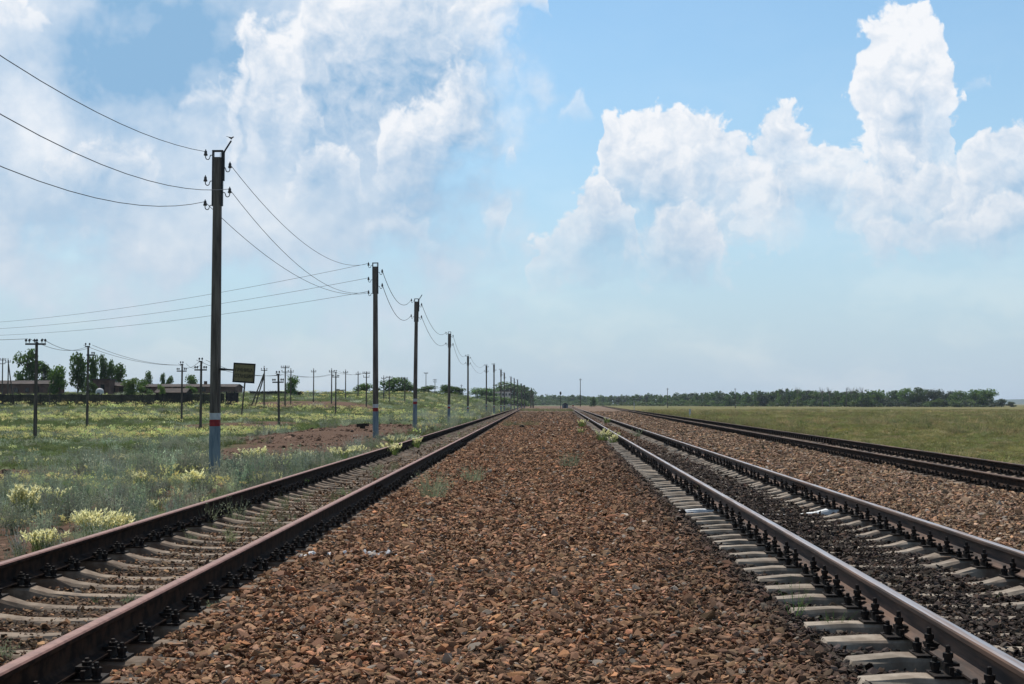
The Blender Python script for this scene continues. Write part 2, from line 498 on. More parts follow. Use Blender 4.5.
M['steel'] = plain('dark_steel', (.016, .016, .018), (.035, .034, .036), 12.0, .6, .4)
M['porcelain'] = plain('brown_porcelain', (.02, .014, .012), (.045, .03, .024), 10.0, .3, .5)
M['wire'] = plain('aged_wire', (.03, .032, .036), (.05, .052, .056), 3.0, .6, .4)
M['p_white'] = plain('dull_white_paint', (.33, .34, .36), (.45, .46, .47), 9.0, .8, .25)
M['p_red'] = plain('faded_red_paint', (.19, .018, .022), (.27, .03, .03), 9.0, .75, .25)
M['p_blue'] = plain('blue_grey_paint', (.105, .145, .175), (.185, .225, .25), (9.0, 9.0, 1.6), .85, .25)
M['s_yellow'] = plain('faded_yellow_paint', (.15, .125, .06), (.22, .18, .09), 20.0, .7, .3)
M['s_black'] = plain('black_paint', (.012, .012, .012), (.022, .02, .02), 20.0, .6, .3)
M['fence'] = plain('black_tarred_boards', (.012, .012, .013), (.028, .026, .025), 1.5, .9, .2, vary=.3)
M['brick'] = plain('old_red_brick', (.085, .052, .042), (.14, .088, .07), .8, .95, .2)
M['plaster'] = plain('pale_plaster', (.42, .34, .31), (.55, .45, .41), .5, .9, .2)
M['tank'] = plain('whitish_tank_paint', (.42, .41, .40), (.55, .54, .52), .8, .7, .3)
M['roof'] = plain('weathered_roof_sheet', (.042, .033, .029), (.078, .058, .048), .5, .9, .2)
M['plank'] = plain('charred_planks', (.02, .016, .014), (.05, .038, .03), 5.0, .9, .2)
M['glass'] = plain('dark_window_glass', (.015, .018, .02), (.03, .035, .04), 1.0, .15, .5)
M['hut'] = plain('blue_hut_paint', (.08, .10, .14), (.12, .14, .18), 1.0, .8, .25)
M['bark'] = plain('tree_bark', (.06, .045, .035), (.11, .085, .065), 3.0, .95, .2)
M['leaf_dark'] = leafy('dark_leaves', (.045, .090, .022), (.082, .140, .034), .55)
M['leaf'] = leafy('green_leaves', (.062, .122, .026), (.110, .185, .042), .55)
M['leaf_light'] = leafy('light_leaves', (.085, .140, .034), (.14, .20, .05), .45)
M['leaf_grey'] = leafy('grey_green_leaves', (.05, .075, .042), (.085, .115, .062), .45)
M['twig'] = plain('bare_grey_twigs', (.12, .10, .095), (.18, .155, .145), 2.0, .95, .1)
M['plume'] = leafy('cream_plumes', (.76, .71, .36), (.88, .84, .50), .58, 8.0)
M['stem'] = leafy('yellow_green_stems', (.13, .17, .045), (.20, .24, .07), .4, 8.0)
M['sage'] = leafy('sage_green_stems', (.17, .19, .11), (.24, .26, .16), .4, 6.0)
M['greenstem'] = leafy('fresh_green_stems', (.07, .13, .035), (.11, .18, .05), .4, 6.0)
M['bird'] = plain('bird_plumage', (.02, .02, .024), (.05, .045, .045), 40.0, .7, .2)

# rail head of the track in use: bright worn band between rusty flanks
m, t, b = new_mat('worn_rail_head', .34, .5)
nz = t.noise(t.v('MULTIPLY', obj_co(t), (30.0, 1.2, 1.0)), 1.0, 4.0, .6)
t.set(b.inputs['Base Color'], t.mix(t.ss(nz, .3, .7), (.17, .12, .10), (.36, .33, .33)))
t.set(b.inputs['Metallic'], t.ss(nz, .35, .7, .35, .85))
t.set(b.inputs['Roughness'], t.ss(nz, .3, .7, .52, .34))
M['worn'] = m

# bed under and beyond the loose stones
m, t, b = new_mat('ballast_bed', .95, .15)
co = obj_co(t)
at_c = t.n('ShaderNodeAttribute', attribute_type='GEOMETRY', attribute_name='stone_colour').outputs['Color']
n1 = t.noise(co, 26.0, 4.0, .7)
vo = t.n('ShaderNodeTexVoronoi', {'Vector': t.v('ADD', co, t.v('SCALE', t.noise(co, 9.0, 2.0, col=True), scale=.05)), 'Scale': 19.0, 'Randomness': 1.0}, feature='F1')
cell = t.n('ShaderNodeSeparateColor', {0: vo.outputs['Color']})
k = t.m('MULTIPLY', t.m('MULTIPLY_ADD', cell.outputs[0], 1.0, .45), t.m('MULTIPLY_ADD', n1, .9, .5))
k = t.m('MULTIPLY', k, t.ss(vo.outputs['Distance'], .35, .75, 1.0, .45))
patch = t.noise(co, .35, 4.0, .6)
k = t.m('MULTIPLY', k, t.m('MULTIPLY_ADD', patch, .6, .7))
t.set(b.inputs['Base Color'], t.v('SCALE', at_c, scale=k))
bump(t, b, t.m('ADD', t.m('MULTIPLY', vo.outputs['Distance'], -1.0), n1), 1.0, .03)
M['bed'] = m

# field: grey-green steppe, straw patches, red earth where an attribute says so
m, t, b = new_mat('steppe_ground', .97, .1)
co = obj_co(t)
at_c = t.n('ShaderNodeAttribute', attribute_type='GEOMETRY', attribute_name='earth').outputs['Fac']
side = t.n('ShaderNodeAttribute', attribute_type='GEOMETRY', attribute_name='meadow').outputs['Fac']
n_big = t.noise(t.v('MULTIPLY', co, (.35, 1.0, 1.0)), .035, 5.0, .6)
n_mid = t.noise(t.v('MULTIPLY', co, (.5, 1.0, 1.0)), .32, 5.0, .65)
n_fin = t.noise(co, 6.0, 5.0, .7)
grey = t.mix(t.ss(n_mid, .35, .65), (.062, .078, .030), (.105, .122, .050))
grey = t.mix(t.ss(n_big, .5, .64), grey, (.145, .145, .066))
mead = t.mix(t.ss(n_mid, .38, .62), (.092, .090, .030), (.140, .130, .045))
mead = t.mix(t.m('MULTIPLY', t.ss(n_big, .50, .66), .75), mead, (.27, .205, .10))
c = t.mix(side, grey, mead)
soil = t.mix(n_fin, (.066, .037, .024), (.155, .090, .057))
msk = t.ss(t.m('MULTIPLY_ADD', t.m('SUBTRACT', n_mid, .5), 1.1, at_c), .35, .6)
c = t.mix(msk, c, soil)
c = t.v('SCALE', c, scale=t.m('MULTIPLY_ADD', n_fin, .9, .55))
t.set(b.inputs['Base Color'], c)
bump(t, b, t.m('ADD', n_fin, t.m('MULTIPLY', n_mid, 2.0)), 1.0, .12)
M['ground'] = m

# haze-blue far hill
M['hill'] = plain('far_hill', (.05, .075, .05), (.07, .09, .06), .004, .95, .1)

# concrete sleepers: rust washed down from the rail seats, oil and dust
for key in ('concrete', 'concrete_old'):
    nt = M[key].node_tree
    t = NT(nt)
    b = nt.nodes['Principled BSDF']
    src = b.inputs['Base Color'].links[0].from_socket
    sx = t.n('ShaderNodeSeparateXYZ', {0: obj_co(t)})
    d = t.m('ABSOLUTE', t.m('SUBTRACT', t.m('ABSOLUTE', sx.outputs[0]), .7975))
    rnd = t.n('ShaderNodeObjectInfo').outputs['Random']
    nz = t.noise(t.v('ADD', obj_co(t), t.n('ShaderNodeCombineXYZ', {0: t.m('MULTIPLY', rnd, 40.0)}).outputs[0]), 5.5, 5.0, .65)
    wash = t.m('MULTIPLY', t.ss(d, .10, .42, 1.0, 0.0), t.ss(nz, .35, .65))
    c = t.mix(t.m('MULTIPLY', wash, .7), src, (.10, .056, .036))
    c = t.mix(t.ss(nz, .58, .74, 0.0, .6), c, (.075, .06, .05))
    t.set(b.inputs['Base Color'], c)

# ------------------------------------------------------------------ ground sheet, to the horizon
def grid_faces(nx, ny):
    i = np.arange((nx - 1) * (ny - 1))
    r, c = i // (nx - 1), i % (nx - 1)
    a = r * nx + c
    return np.stack([a, a + 1, a + nx + 1, a + nx], 1)

def spread(lo, hi, d0, grow):
    out, x, d = [lo], lo, d0
    while x < hi:
        x += d; d *= grow
        out.append(min(x, hi))
    return np.array(out)

ys = np.concatenate([np.linspace(-400, -30, 12)[:-1], np.linspace(-30, 4, 30)[:-1], spread(4, 9000, .45, 1.017)])
inner = np.concatenate([np.linspace(-5.6, 11.2, 44)])
outer = spread(0, 7000, .35, 1.055)[1:]
xs = np.concatenate([-5.6 - outer[::-1], inner, 11.2 + outer])
Xs, Ys = np.meshgrid(xs, ys)
f = np.clip((Xs + 5.6) / 16.8, 0, 1)
Xg = Xs + np.clip(Ys, -400, 930) * (SL_L * (1 - f) + SL_T * f)
Zg = ground_z(Xg, Ys)
me = np_mesh('ground', np.stack([Xg, Ys, Zg], -1).reshape(-1, 3), grid_faces(len(xs), len(ys)), M['ground'])
def blob(cx, cy, rx, ry):
    return np.clip(1.25 - np.sqrt(((Xg - cx) / rx) ** 2 + ((Ys - cy) / ry) ** 2), 0, 1)
earth = np.zeros_like(Xg)
for b_ in ((-9.0, 70, 5.2, 34), (-7.4, 48, 2.4, 14), (-13.0, 31, 3.5, 4.0), (-6.3, 13.0, 2.1, 4.5), (-30, 190, 14, 22), (-21, 105, 6, 18), (-6.2, 22, 1.0, 10), (-60, 92, 9, 6), (-38, 63, 6, 4)):
    earth = np.maximum(earth, blob(*b_))
earth = np.maximum(earth, .62 * ss(34, 40, Ys) * (1 - ss(104, 116, Ys)) * ss(-8.2, -6.8, Xg - Lc(Ys)) * (Xg < Lc(Ys)))
earth = np.maximum(earth, ((Xg > Lc(Ys) - 1.9) & (Xg < Tc(Ys) + 2.6) & (Ys < 930)) * 1.0)
a_ = me.attributes.new('earth', 'FLOAT', 'POINT'); a_.data.foreach_set('value', earth.ravel().astype(np.float32))
a_ = me.attributes.new('meadow', 'FLOAT', 'POINT'); a_.data.foreach_set('value', ss(-2, 3, Xg - Rc(Ys)).ravel().astype(np.float32))
me.polygons.foreach_set('use_smooth', [True] * len(me.polygons))
tag(link('ground', me), 'flat steppe with grey green herbs and bare earth', kind='structure')

# ------------------------------------------------------------------ ballast: the bed and its colour zones
def stone_zone(X, Y):
    """mean stone colour and its weight for darker, oily or paler stones"""
    dL, dR, dT = X - Lc(Y), X - Rc(Y), X - Tc(Y)
    red = np.array([.220, .124, .073]); dark = np.array([.060, .046, .038]); tan = np.array([.230, .150, .098]); soil = np.array([.165, .105, .066]); grey = np.array([.185, .125, .085])  # dark is oily dirt, also painted shade at sleeper ends and third track
    w_dark = ss(-1.9, -1.3, dR) * (1 - ss(.75, 1.3, dR))
    w_dark = np.maximum(w_dark, .5 * ss(-2.6, -1.4, dR) * (1 - ss(-1.4, -1.1, dR)))
    w_tan = ss(.9, 1.6, dR)
    w_soil = 1 - ss(.75, 1.0, dL)
    w_left = 1 - ss(-1.3, -.9, dL)
    c = np.broadcast_to(red, X.shape + (3,)).copy()
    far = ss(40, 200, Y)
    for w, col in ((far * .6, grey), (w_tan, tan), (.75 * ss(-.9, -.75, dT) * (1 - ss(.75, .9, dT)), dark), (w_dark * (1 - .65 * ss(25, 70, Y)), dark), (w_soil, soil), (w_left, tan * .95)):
        c = c * (1 - w[..., None]) + col * w[..., None]
    return c
ysb = np.concatenate([np.linspace(-30, 4, 35)[:-1], spread(4, 925, .22, 1.014)])
lat = np.linspace(0, 1, 120)
Yb, Lb = np.meshgrid(ysb, lat, indexing='ij')
x0b, x1b = Lc(Yb) - 2.6, Tc(Yb) + 3.2
Xb = x0b + (x1b - x0b) * Lb
Zb = bed_z(Xb, Yb) - 0.015
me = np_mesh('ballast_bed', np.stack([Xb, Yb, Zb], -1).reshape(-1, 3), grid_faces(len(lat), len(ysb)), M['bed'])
colb = stone_zone(Xb, Yb) * (.50 + .45 * ss(60, 230, Yb))[..., None]          # near bed darkened: painted shade for the gaps between stones, easing off far away
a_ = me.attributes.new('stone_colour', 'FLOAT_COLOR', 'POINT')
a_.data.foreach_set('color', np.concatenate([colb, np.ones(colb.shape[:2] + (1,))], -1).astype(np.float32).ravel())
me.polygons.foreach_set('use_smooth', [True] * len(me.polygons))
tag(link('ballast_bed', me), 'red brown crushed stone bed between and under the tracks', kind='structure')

# distant rise beyond the wood on the right
hb = MB()
hp = [(0, 6), (300, 22), (700, 30), (1400, 26), (2200, 34), (3200, 20), (4200, 0)]
rows = [[(2120 + x, 6400, -2) for x, h in hp], [(2120 + x, 6700, h) for x, h in hp], [(2120 + x, 7400, -2) for x, h in hp]]
hv = [p for r_ in rows for p in r_]
nh = len(hp)
hf = [(k * nh + i, k * nh + i + 1, (k + 1) * nh + i + 1, (k + 1) * nh + i) for k in range(2) for i in range(nh - 1)]
hb.add(hv, hf)
tag(hb.build('distant_hills', M['hill'], smooth=True), 'low hazy hills on the far right horizon', kind='structure')

# ------------------------------------------------------------------ scattering: one object of many copies
def proto_collection(name, meshes):
    c = bpy.data.collections.new(name)
    for i, me_ in enumerate(meshes):
        o = bpy.data.objects.new('%s_%03d' % (name, i), me_)
        c.objects.link(o)
    return c

def scatter(name, pts, rot, scl, idx, tint, coll, label):
    me_ = bpy.data.meshes.new(name)
    n_ = len(pts)
    me_.vertices.add(n_)
    me_.vertices.foreach_set('co', np.asarray(pts, np.float32).ravel())
    for nm, typ, dat, fld in (('rot', 'FLOAT_VECTOR', rot, 'vector'), ('scl', 'FLOAT_VECTOR', scl, 'vector'), ('pick', 'INT', idx, 'value')):
        at_ = me_.attributes.new(nm, typ, 'POINT')
        at_.data.foreach_set(fld, np.asarray(dat, np.int32 if typ == 'INT' else np.float32).ravel())
    at_ = me_.attributes.new('tint', 'FLOAT_COLOR', 'POINT')
    at_.data.foreach_set('color', np.concatenate([np.asarray(tint), np.ones((n_, 1))], 1).astype(np.float32).ravel())
    o = link(name, me_)
    tag(o, label, kind='stuff')
    g = bpy.data.node_groups.new(name, 'GeometryNodeTree')
    g.interface.new_socket('Geometry', in_out='INPUT', socket_type='NodeSocketGeometry')
    g.interface.new_socket('Geometry', in_out='OUTPUT', socket_type='NodeSocketGeometry')
    G = NT(g)
    gi, go = G.n('NodeGroupInput'), G.n('NodeGroupOutput')
    def attr(nm, dt):
        nd = G.n('GeometryNodeInputNamedAttribute', data_type=dt)
        nd.inputs['Name'].default_value = nm
        return nd.outputs[0]
    ci = G.n('GeometryNodeCollectionInfo')
    ci.inputs['Collection'].default_value = coll
    ci.inputs['Separate Children'].default_value = True
    ci.inputs['Reset Children'].default_value = True
    e2r = G.n('FunctionNodeEulerToRotation', {0: attr('rot', 'FLOAT_VECTOR')})
    ip = G.n('GeometryNodeInstanceOnPoints', {'Points': gi.outputs[0], 'Instance': ci.outputs[0], 'Rotation': e2r.outputs[0], 'Scale': attr('scl', 'FLOAT_VECTOR'), 'Instance Index': attr('pick', 'INT')})
    ip.inputs['Pick Instance'].default_value = True
    G.set(go.inputs[0], ip.outputs[0])
    md = o.modifiers.new('scatter', 'NODES')
    md.node_group = g
    return o

# crushed stones: angular lumps
def stone_mesh(seed):
    rg = random.Random(seed)
    bm = bmesh.new()
    for _ in range(13):
        d = Vector((rg.gauss(0, 1), rg.gauss(0, 1), rg.gauss(0, 1))).normalized() * rg.uniform(.75, 1.0)
        bm.verts.new((d.x * .66, d.y * .48, d.z * .24))
    bmesh.ops.convex_hull(bm, input=bm.verts)
    loose = [v for v in bm.verts if not v.link_faces]
    bmesh.ops.delete(bm, geom=loose, context='VERTS')
    me_ = bpy.data.meshes.new('stone')
    bm.to_mesh(me_)
    bm.free()
    me_.materials.append(M['stone'])
    return me_
STONES = proto_collection('crushed_stones', [stone_mesh(k) for k in range(12)])
SLEEPER_STEP = 0.557
rng = np.random.default_rng(11)

def lay_stones(y0, y1, per_m2, size, keep, layers=1.0):
    """random spots between y0 and y1 over the whole bed that pass keep()"""
    ym = .5 * (y0 + y1)
    w = (Tc(y1) + 3.0) - (Lc(y0) - 2.2)
    n_ = int(per_m2 * w * (y1 - y0))
    Y = rng.uniform(y0, y1, n_)
    X = rng.uniform(Lc(y0) - 2.2, Tc(y1) + 3.0, n_)
    vis = np.abs(X) < Y * .42 + 1.5
    X, Y = X[vis], Y[vis]
    k = keep(X, Y)
    X, Y = X[k], Y[k]
    return X, Y, size

def keep_stone(X, Y):
    dL, dR, dT = X - Lc(Y), X - Rc(Y), X - Tc(Y)
    r_ = rng.random(len(X))
    ok = (dL > -2.3) & (dT < 2.9)
    ok &= ~((np.abs(np.abs(dL) - GAUGE) < .125) | (np.abs(np.abs(dR) - GAUGE) < .125))
    ok &= ~(np.abs(np.abs(dT) - GAUGE) < .10)
    for d_, sl, thin_in, seat in ((dL, SL_L, .32, .35), (dR, SL_R, 1.0, 1.0)):
        yl = Y * math.sqrt(1 + sl * sl) + d_ * sl
        on = (np.abs(((yl / SLEEPER_STEP + .5) % 1.0) - .5) * SLEEPER_STEP < .135) & (np.abs(d_) < 1.32)
        centre = np.abs(d_) < .46
        if sl == SL_R:
            ok &= ~(on & np.where(centre, r_ > .42, r_ > .02))
        else:
            ok &= ~(on & np.where(np.abs(d_) > .98, r_ > .55, r_ > np.where(centre, .14, .06)))
    # the left track has more earth than stones
    ok &= ~((np.abs(dL) < .7) & (r_ > .55))
    # a thin skin of stones to the left of it
    ok &= ~((dL < -1.3) & (r_ > .5))
    return ok

P_, R_, S_, I_, T_ = [], [], [], [], []
for (y0, y1, dens_, size) in ((5.0, 9.0, 2300, .038), (9.0, 14.0, 1600, .041), (14.0, 22.0, 1000, .047), (22.0, 34.0, 520, .054), (34.0, 52.0, 240, .066), (52.0, 85.0, 85, .085), (85.0, 140.0, 26, .11), (140, 230, 9, .15)):
    X, Y, size = lay_stones(y0, y1, dens_, size, keep_stone)
    n_ = len(X)
    s_ = size * np.exp(rng.normal(0, .36, n_))
    dL, dR = X - Lc(Y), X - Rc(Y)
    s_ *= np.where(rng.random(n_) < .28, .55, 1.0)          # smaller chips among the stones
    s_ *= np.where(np.abs(dL) < .75, .7, 1.0)
    s_ *= np.where(np.abs(dR) < .8, .85, 1.0)
    Z = bed_z(X, Y) + rng.uniform(-.016, .030, n_) - .010 + (fnoise(X, Y, 1.6, 2) - .5) * .07 * ss(1.4, 1.8, np.abs(X - Rc(Y))) * ss(1.2, 1.6, np.abs(X - Lc(Y)))
    c = stone_zone(X, Y) * np.exp(rng.normal(0, .30, (n_, 1))) * np.exp(rng.normal(0, .035, (n_, 3)))
    u = rng.random(n_)
    c = np.where((u < .05)[:, None], c.mean(1, keepdims=True) * np.array([1.75, 1.42, 1.12]), c)      # greyish pale pieces
    c = np.where((u > .88)[:, None], c * .40, c)                                                      # dark pieces
    c = np.where(((u > .72) & (u < .88))[:, None], c * np.array([1.35, 1.15, 1.0]), c)                   # orange pieces
    # a trail of spilt white lime
    px = 512 + X / Y * F
    lime = (np.abs(Y - (12.05 - .10 * (X + 1.5))) < .09 + .05 * np.sin(X * 9)) & (X > -1.95) & (X < -1.05) & (rng.random(n_) < .35)
    c = np.where(lime[:, None], np.array([.56, .54, .52]), c)
    P_.append(np.stack([X, Y, Z], 1)); S_.append(s_[:, None] * (1 + rng.normal(0, .12, (n_, 3))))
    R_.append(np.stack([rng.normal(0, .48, n_), rng.normal(0, .48, n_), rng.uniform(0, 6.28, n_)], 1))
    I_.append(rng.integers(0, 12, n_)); T_.append(np.clip(c, .01, .9))
# stones and clods on the bare earth left of the line
n_ = 9000
Y = 11.0 + 105 * rng.random(n_) ** 1.2; X = Lc(Y) - 1.3 - 9.5 * rng.random(n_)
e_ = np.zeros(n_)
for cx, cy, rx, ry in ((-9.0, 70, 5.2, 34), (-7.4, 48, 2.4, 14), (-6.3, 13.0, 2.1, 4.5), (-13.0, 31, 3.5, 4.0)):
    e_ = np.maximum(e_, np.clip(1.25 - np.sqrt(((X - cx) / rx) ** 2 + ((Y - cy) / ry) ** 2), 0, 1))
k = (e_ > .3) & (fnoise(X, Y, .5, 2) > .38)
X, Y = X[k], Y[k]; n_ = len(X)
s_ = (.05 + .0009 * Y) * np.exp(rng.normal(0, .45, n_))
P_.append(np.stack([X, Y, np.maximum(ground_z(X, Y), bed_z(X, Y)) + .004], 1)); S_.append(s_[:, None] * np.ones((1, 3)))
R_.append(np.stack([rng.normal(0, .4, n_), rng.normal(0, .4, n_), rng.uniform(0, 6.28, n_)], 1))
I_.append(rng.integers(0, 12, n_)); T_.append(np.clip(np.array([.135, .082, .056]) * np.exp(rng.normal(0, .4, (n_, 1))), .01, .9))
scatter('ballast_stones', np.concatenate(P_), np.concatenate(R_), np.concatenate(S_), np.concatenate(I_), np.concatenate(T_), STONES,
        'loose angular red brown crushed stones covering the trackbed')
N_STONES = sum(map(len, P_))

# ------------------------------------------------------------------ railway tracks
RAIL_LEN = 905.0
def rail_mesh(name, m_side, m_top):
    half = [(.075, .0), (.075, .011), (.030, .026), (.011, .045), (.009, .060), (.009, .125), (.014, .138), (.036, .146), (.0372, .168), (.030, .177), (.016, .1805)]
    prof = [(-x, z) for x, z in half] + [(x, z) for x, z in half[::-1]]
    b = MB()
    yy = [-8.0, 10, 30, 60, 120, 240, 480, RAIL_LEN]
    n_ = len(prof)
    vs = [(x, y, z) for y in yy for x, z in prof]
    for k in range(len(yy) - 1):
        for i in range(n_):
            j = (i + 1) % n_
            top = 1 if (8 if m_top is not M['worn'] else 9) <= i <= (12 if m_top is not M['worn'] else 11) else 0
            o = len(b.v)
            b.add([vs[k * n_ + i], vs[k * n_ + j], vs[(k + 1) * n_ + j], vs[(k + 1) * n_ + i]], [(0, 3, 2, 1)], top)
    b.add(vs[:n_], [tuple(range(n_))], 0)
    return b.mesh(name, [m_side, m_top])

def sleeper_mesh(name, m, seed=3):
    st = [(-1.36, -.045), (-1.33, .000), (-1.08, .018), (-.62, .018), (-.47, -.022), (-.25, -.048), (0, -.052)]
    st = st + [(-x, z) for x, z in st[-2::-1]]
    b = MB()
    rings = []
    rg = random.Random(seed)
    for x, zt in st:
        wt = .082 if abs(x) > .5 else .075
        j = lambda: rg.uniform(-.007, .007) - (rg.random() < .12) * rg.uniform(.006, .02)
        rings.append([(x, -.14, -.21), (x, .14, -.21), (x, wt + .012 + j(), zt - .022), (x, wt - .006, zt + j() * .5), (x, -wt + .006, zt + j() * .5), (x, -wt - .012 + j(), zt - .022)])
    b.loft([[p for p in r] for r in rings])
    return b.mesh(name, m)

def fastening_mesh(k=1.0):
    """base plate, two clips with bolts and two anchor bolts at one rail seat, rail along Y"""
    b = MB()
    b.box(-.185, .185, -.085, .085, .019, .031)
    for s in (-1, 1):
        b.box(min(s * .082, s * .104), max(s * .082, s * .104), -.07, .07, .031, .072)         # shoulder of the plate
        b.box(min(s * .046, s * .118), max(s * .046, s * .118), -.040, .040, .072, .088)        # clip
        b.lathe([(.026, .088), (.026, .094), (.021, .095), (.021, .088 + .020 * k), (.027, .088 + .021 * k), (.027, .088 + .046 * k), (.0135, .088 + .048 * k), (.0125, .088 + .080 * k), (.008, .088 + .084 * k)], 6, (s * .093, .0, 0))
        b.lathe([(.030, .031), (.030, .038), (.022, .039), (.022, .056), (.027, .057), (.027, .083), (.014, .085), (.013, .108), (.008, .111)], 6, (s * .152, -.028 * s, 0))
    return b.mesh('rail_fastening', M['iron'])

SLEEPER_NEW = [sleeper_mesh('sleeper', M['concrete'], 3 + q) for q in range(7)]
SLEEPER_OLD = [sleeper_mesh('old_sleeper', M['concrete_old'], 33 + q) for q in range(7)]
SLEEPER_WHITE = sleeper_mesh('white_sleeper', M['whitewash'])
FASTENING = fastening_mesh()
FASTENING_LOW = fastening_mesh(.45)

def track(label, x_c, slope, sleeper, m_side, m_top, n_each, sink, dip):
    root = thing('railway_track', label, 'railway track', (x_c, 0, 0), -math.atan(slope))
    rm = rail_mesh('rail', m_side, m_top)
    for s in (-1, 1):
        link('rail', rm, root, (s * GAUGE, 0, .032))
    rg = random.Random(int(x_c * 100))
    k0 = -8
    for k in range(k0, k0 + n_each):
        y = k * SLEEPER_STEP
        white = sleeper is SLEEPER_NEW and k == 31
        o = link('sleeper', SLEEPER_WHITE if white else rg.choice(sleeper), root, (rg.uniform(-.035, .035), y + rg.uniform(-.028, .028), sink + rg.uniform(-.010, .0)), (rg.uniform(-.008, .008), rg.uniform(-.004, .004), rg.uniform(-.022, .022)))
        if white:
            o['label'] = 'sleeper painted white'
        if y < 46:
            for s in (-1, 1):
                link('rail_fastening', FASTENING if sleeper is SLEEPER_NEW else FASTENING_LOW, o, (s * GAUGE, 0, 0))
    # sleepers and fastenings too far away to pick apart
    b, c = MB(), MB()
    for k in range(k0 + n_each, int(300 / SLEEPER_STEP)):
        y = k * SLEEPER_STEP
        b.add([(x, y + w, z + sink) for x, z in ((-1.34, -.01), (-.6, .018), (-.25, -.05), (.25, -.05), (.6, .018), (1.34, -.01)) for w in (-.08, .08)], [(2 * i, 2 * i + 2, 2 * i + 3, 2 * i + 1) for i in range(5)])
        b.add([(x, y - .08 - e, z + sink) for x, z0 in ((-1.34, -.01), (-.6, .018), (-.25, -.05), (.25, -.05), (.6, .018), (1.34, -.01)) for e, z in ((0, z0), (.03, -.2))], [(2 * i, 2 * i + 1, 2 * i + 3, 2 * i + 2) for i in range(5)])
    for k in range(int(46 / SLEEPER_STEP), int(240 / SLEEPER_STEP)):
        y = k * SLEEPER_STEP
        for s in (-1, 1):
            for q in (-.093, .093):
                c.box(s * GAUGE + q - .03, s * GAUGE + q + .03, y - .035, y + .035, .02, .16)
    tag(b.build('sleepers', sleeper[0].materials[0], root), kind='stuff')
    tag(c.build('rail_fastenings', M['iron'], root), kind='stuff')
    # fish plates with four bolts at the rail joints
    for s in (-1, 1):
        for y in (20.3, 45.3, 70.3):
            j = MB()
            for q in (-1, 1):
                j.box(s * GAUGE + min(q * .0105, q * .030), s * GAUGE + max(q * .0105, q * .030), y - .4, y + .4, .075, .150)
                for kk in range(4):
                    yy = y - .3 + kk * .2
                    j.box(s * GAUGE + min(q * .030, q * .050), s * GAUGE + max(q * .030, q * .050), yy - .018, yy + .018, .095, .131)
            j.build('fish_plate', M['rust_dark'], root)
    return root

track('disused track on the left with rust red rails and half buried sleepers', X_L, SL_L, SLEEPER_OLD, M['rust_dark'], M['rust_top'], 170, -.012, 0)
track('track in use right of the middle with shiny rail heads and pale sleeper ends', X_R, SL_R, SLEEPER_NEW, M['rust'], M['worn'], 190, 0.0, 0)
track('dark rusty third track on the far right beside the green field', X_T, SL_T, SLEEPER_OLD, M['rust_dark'], M['rust'], 110, -.015, 0)

# ------------------------------------------------------------------ trackside poles with red and white bands
def hook_insulator(parent, x, z, s):
    """bent steel hook with a bell insulator, reaching out to side s"""
    b = MB()
    pts = [(x, 0, z), (x + s * .05, 0, z), (x + s * .07, 0, z - .04)]
    pts += [(x + s * (.12 - .05 * math.cos(a)), 0, z - .05 - .055 * math.sin(a)) for a in np.linspace(.2, math.pi, 6)]
    pts += [(x + s * .17, 0, z + .02)]
    b.tube(pts, .012, 5)
    o = b.build('hook', M['steel'], parent)
    c = MB()
    c.lathe([(.012, -.01), (.045, -.01), (.048, .02), (.034, .045), (.036, .07), (.030, .10), (.014, .115), (.010, .14)], 8, (x + s * .17, 0, z + .0))
    c.build('insulator', M['porcelain'], o)
    return Vector((x + s * .17, -.03, z + .08))

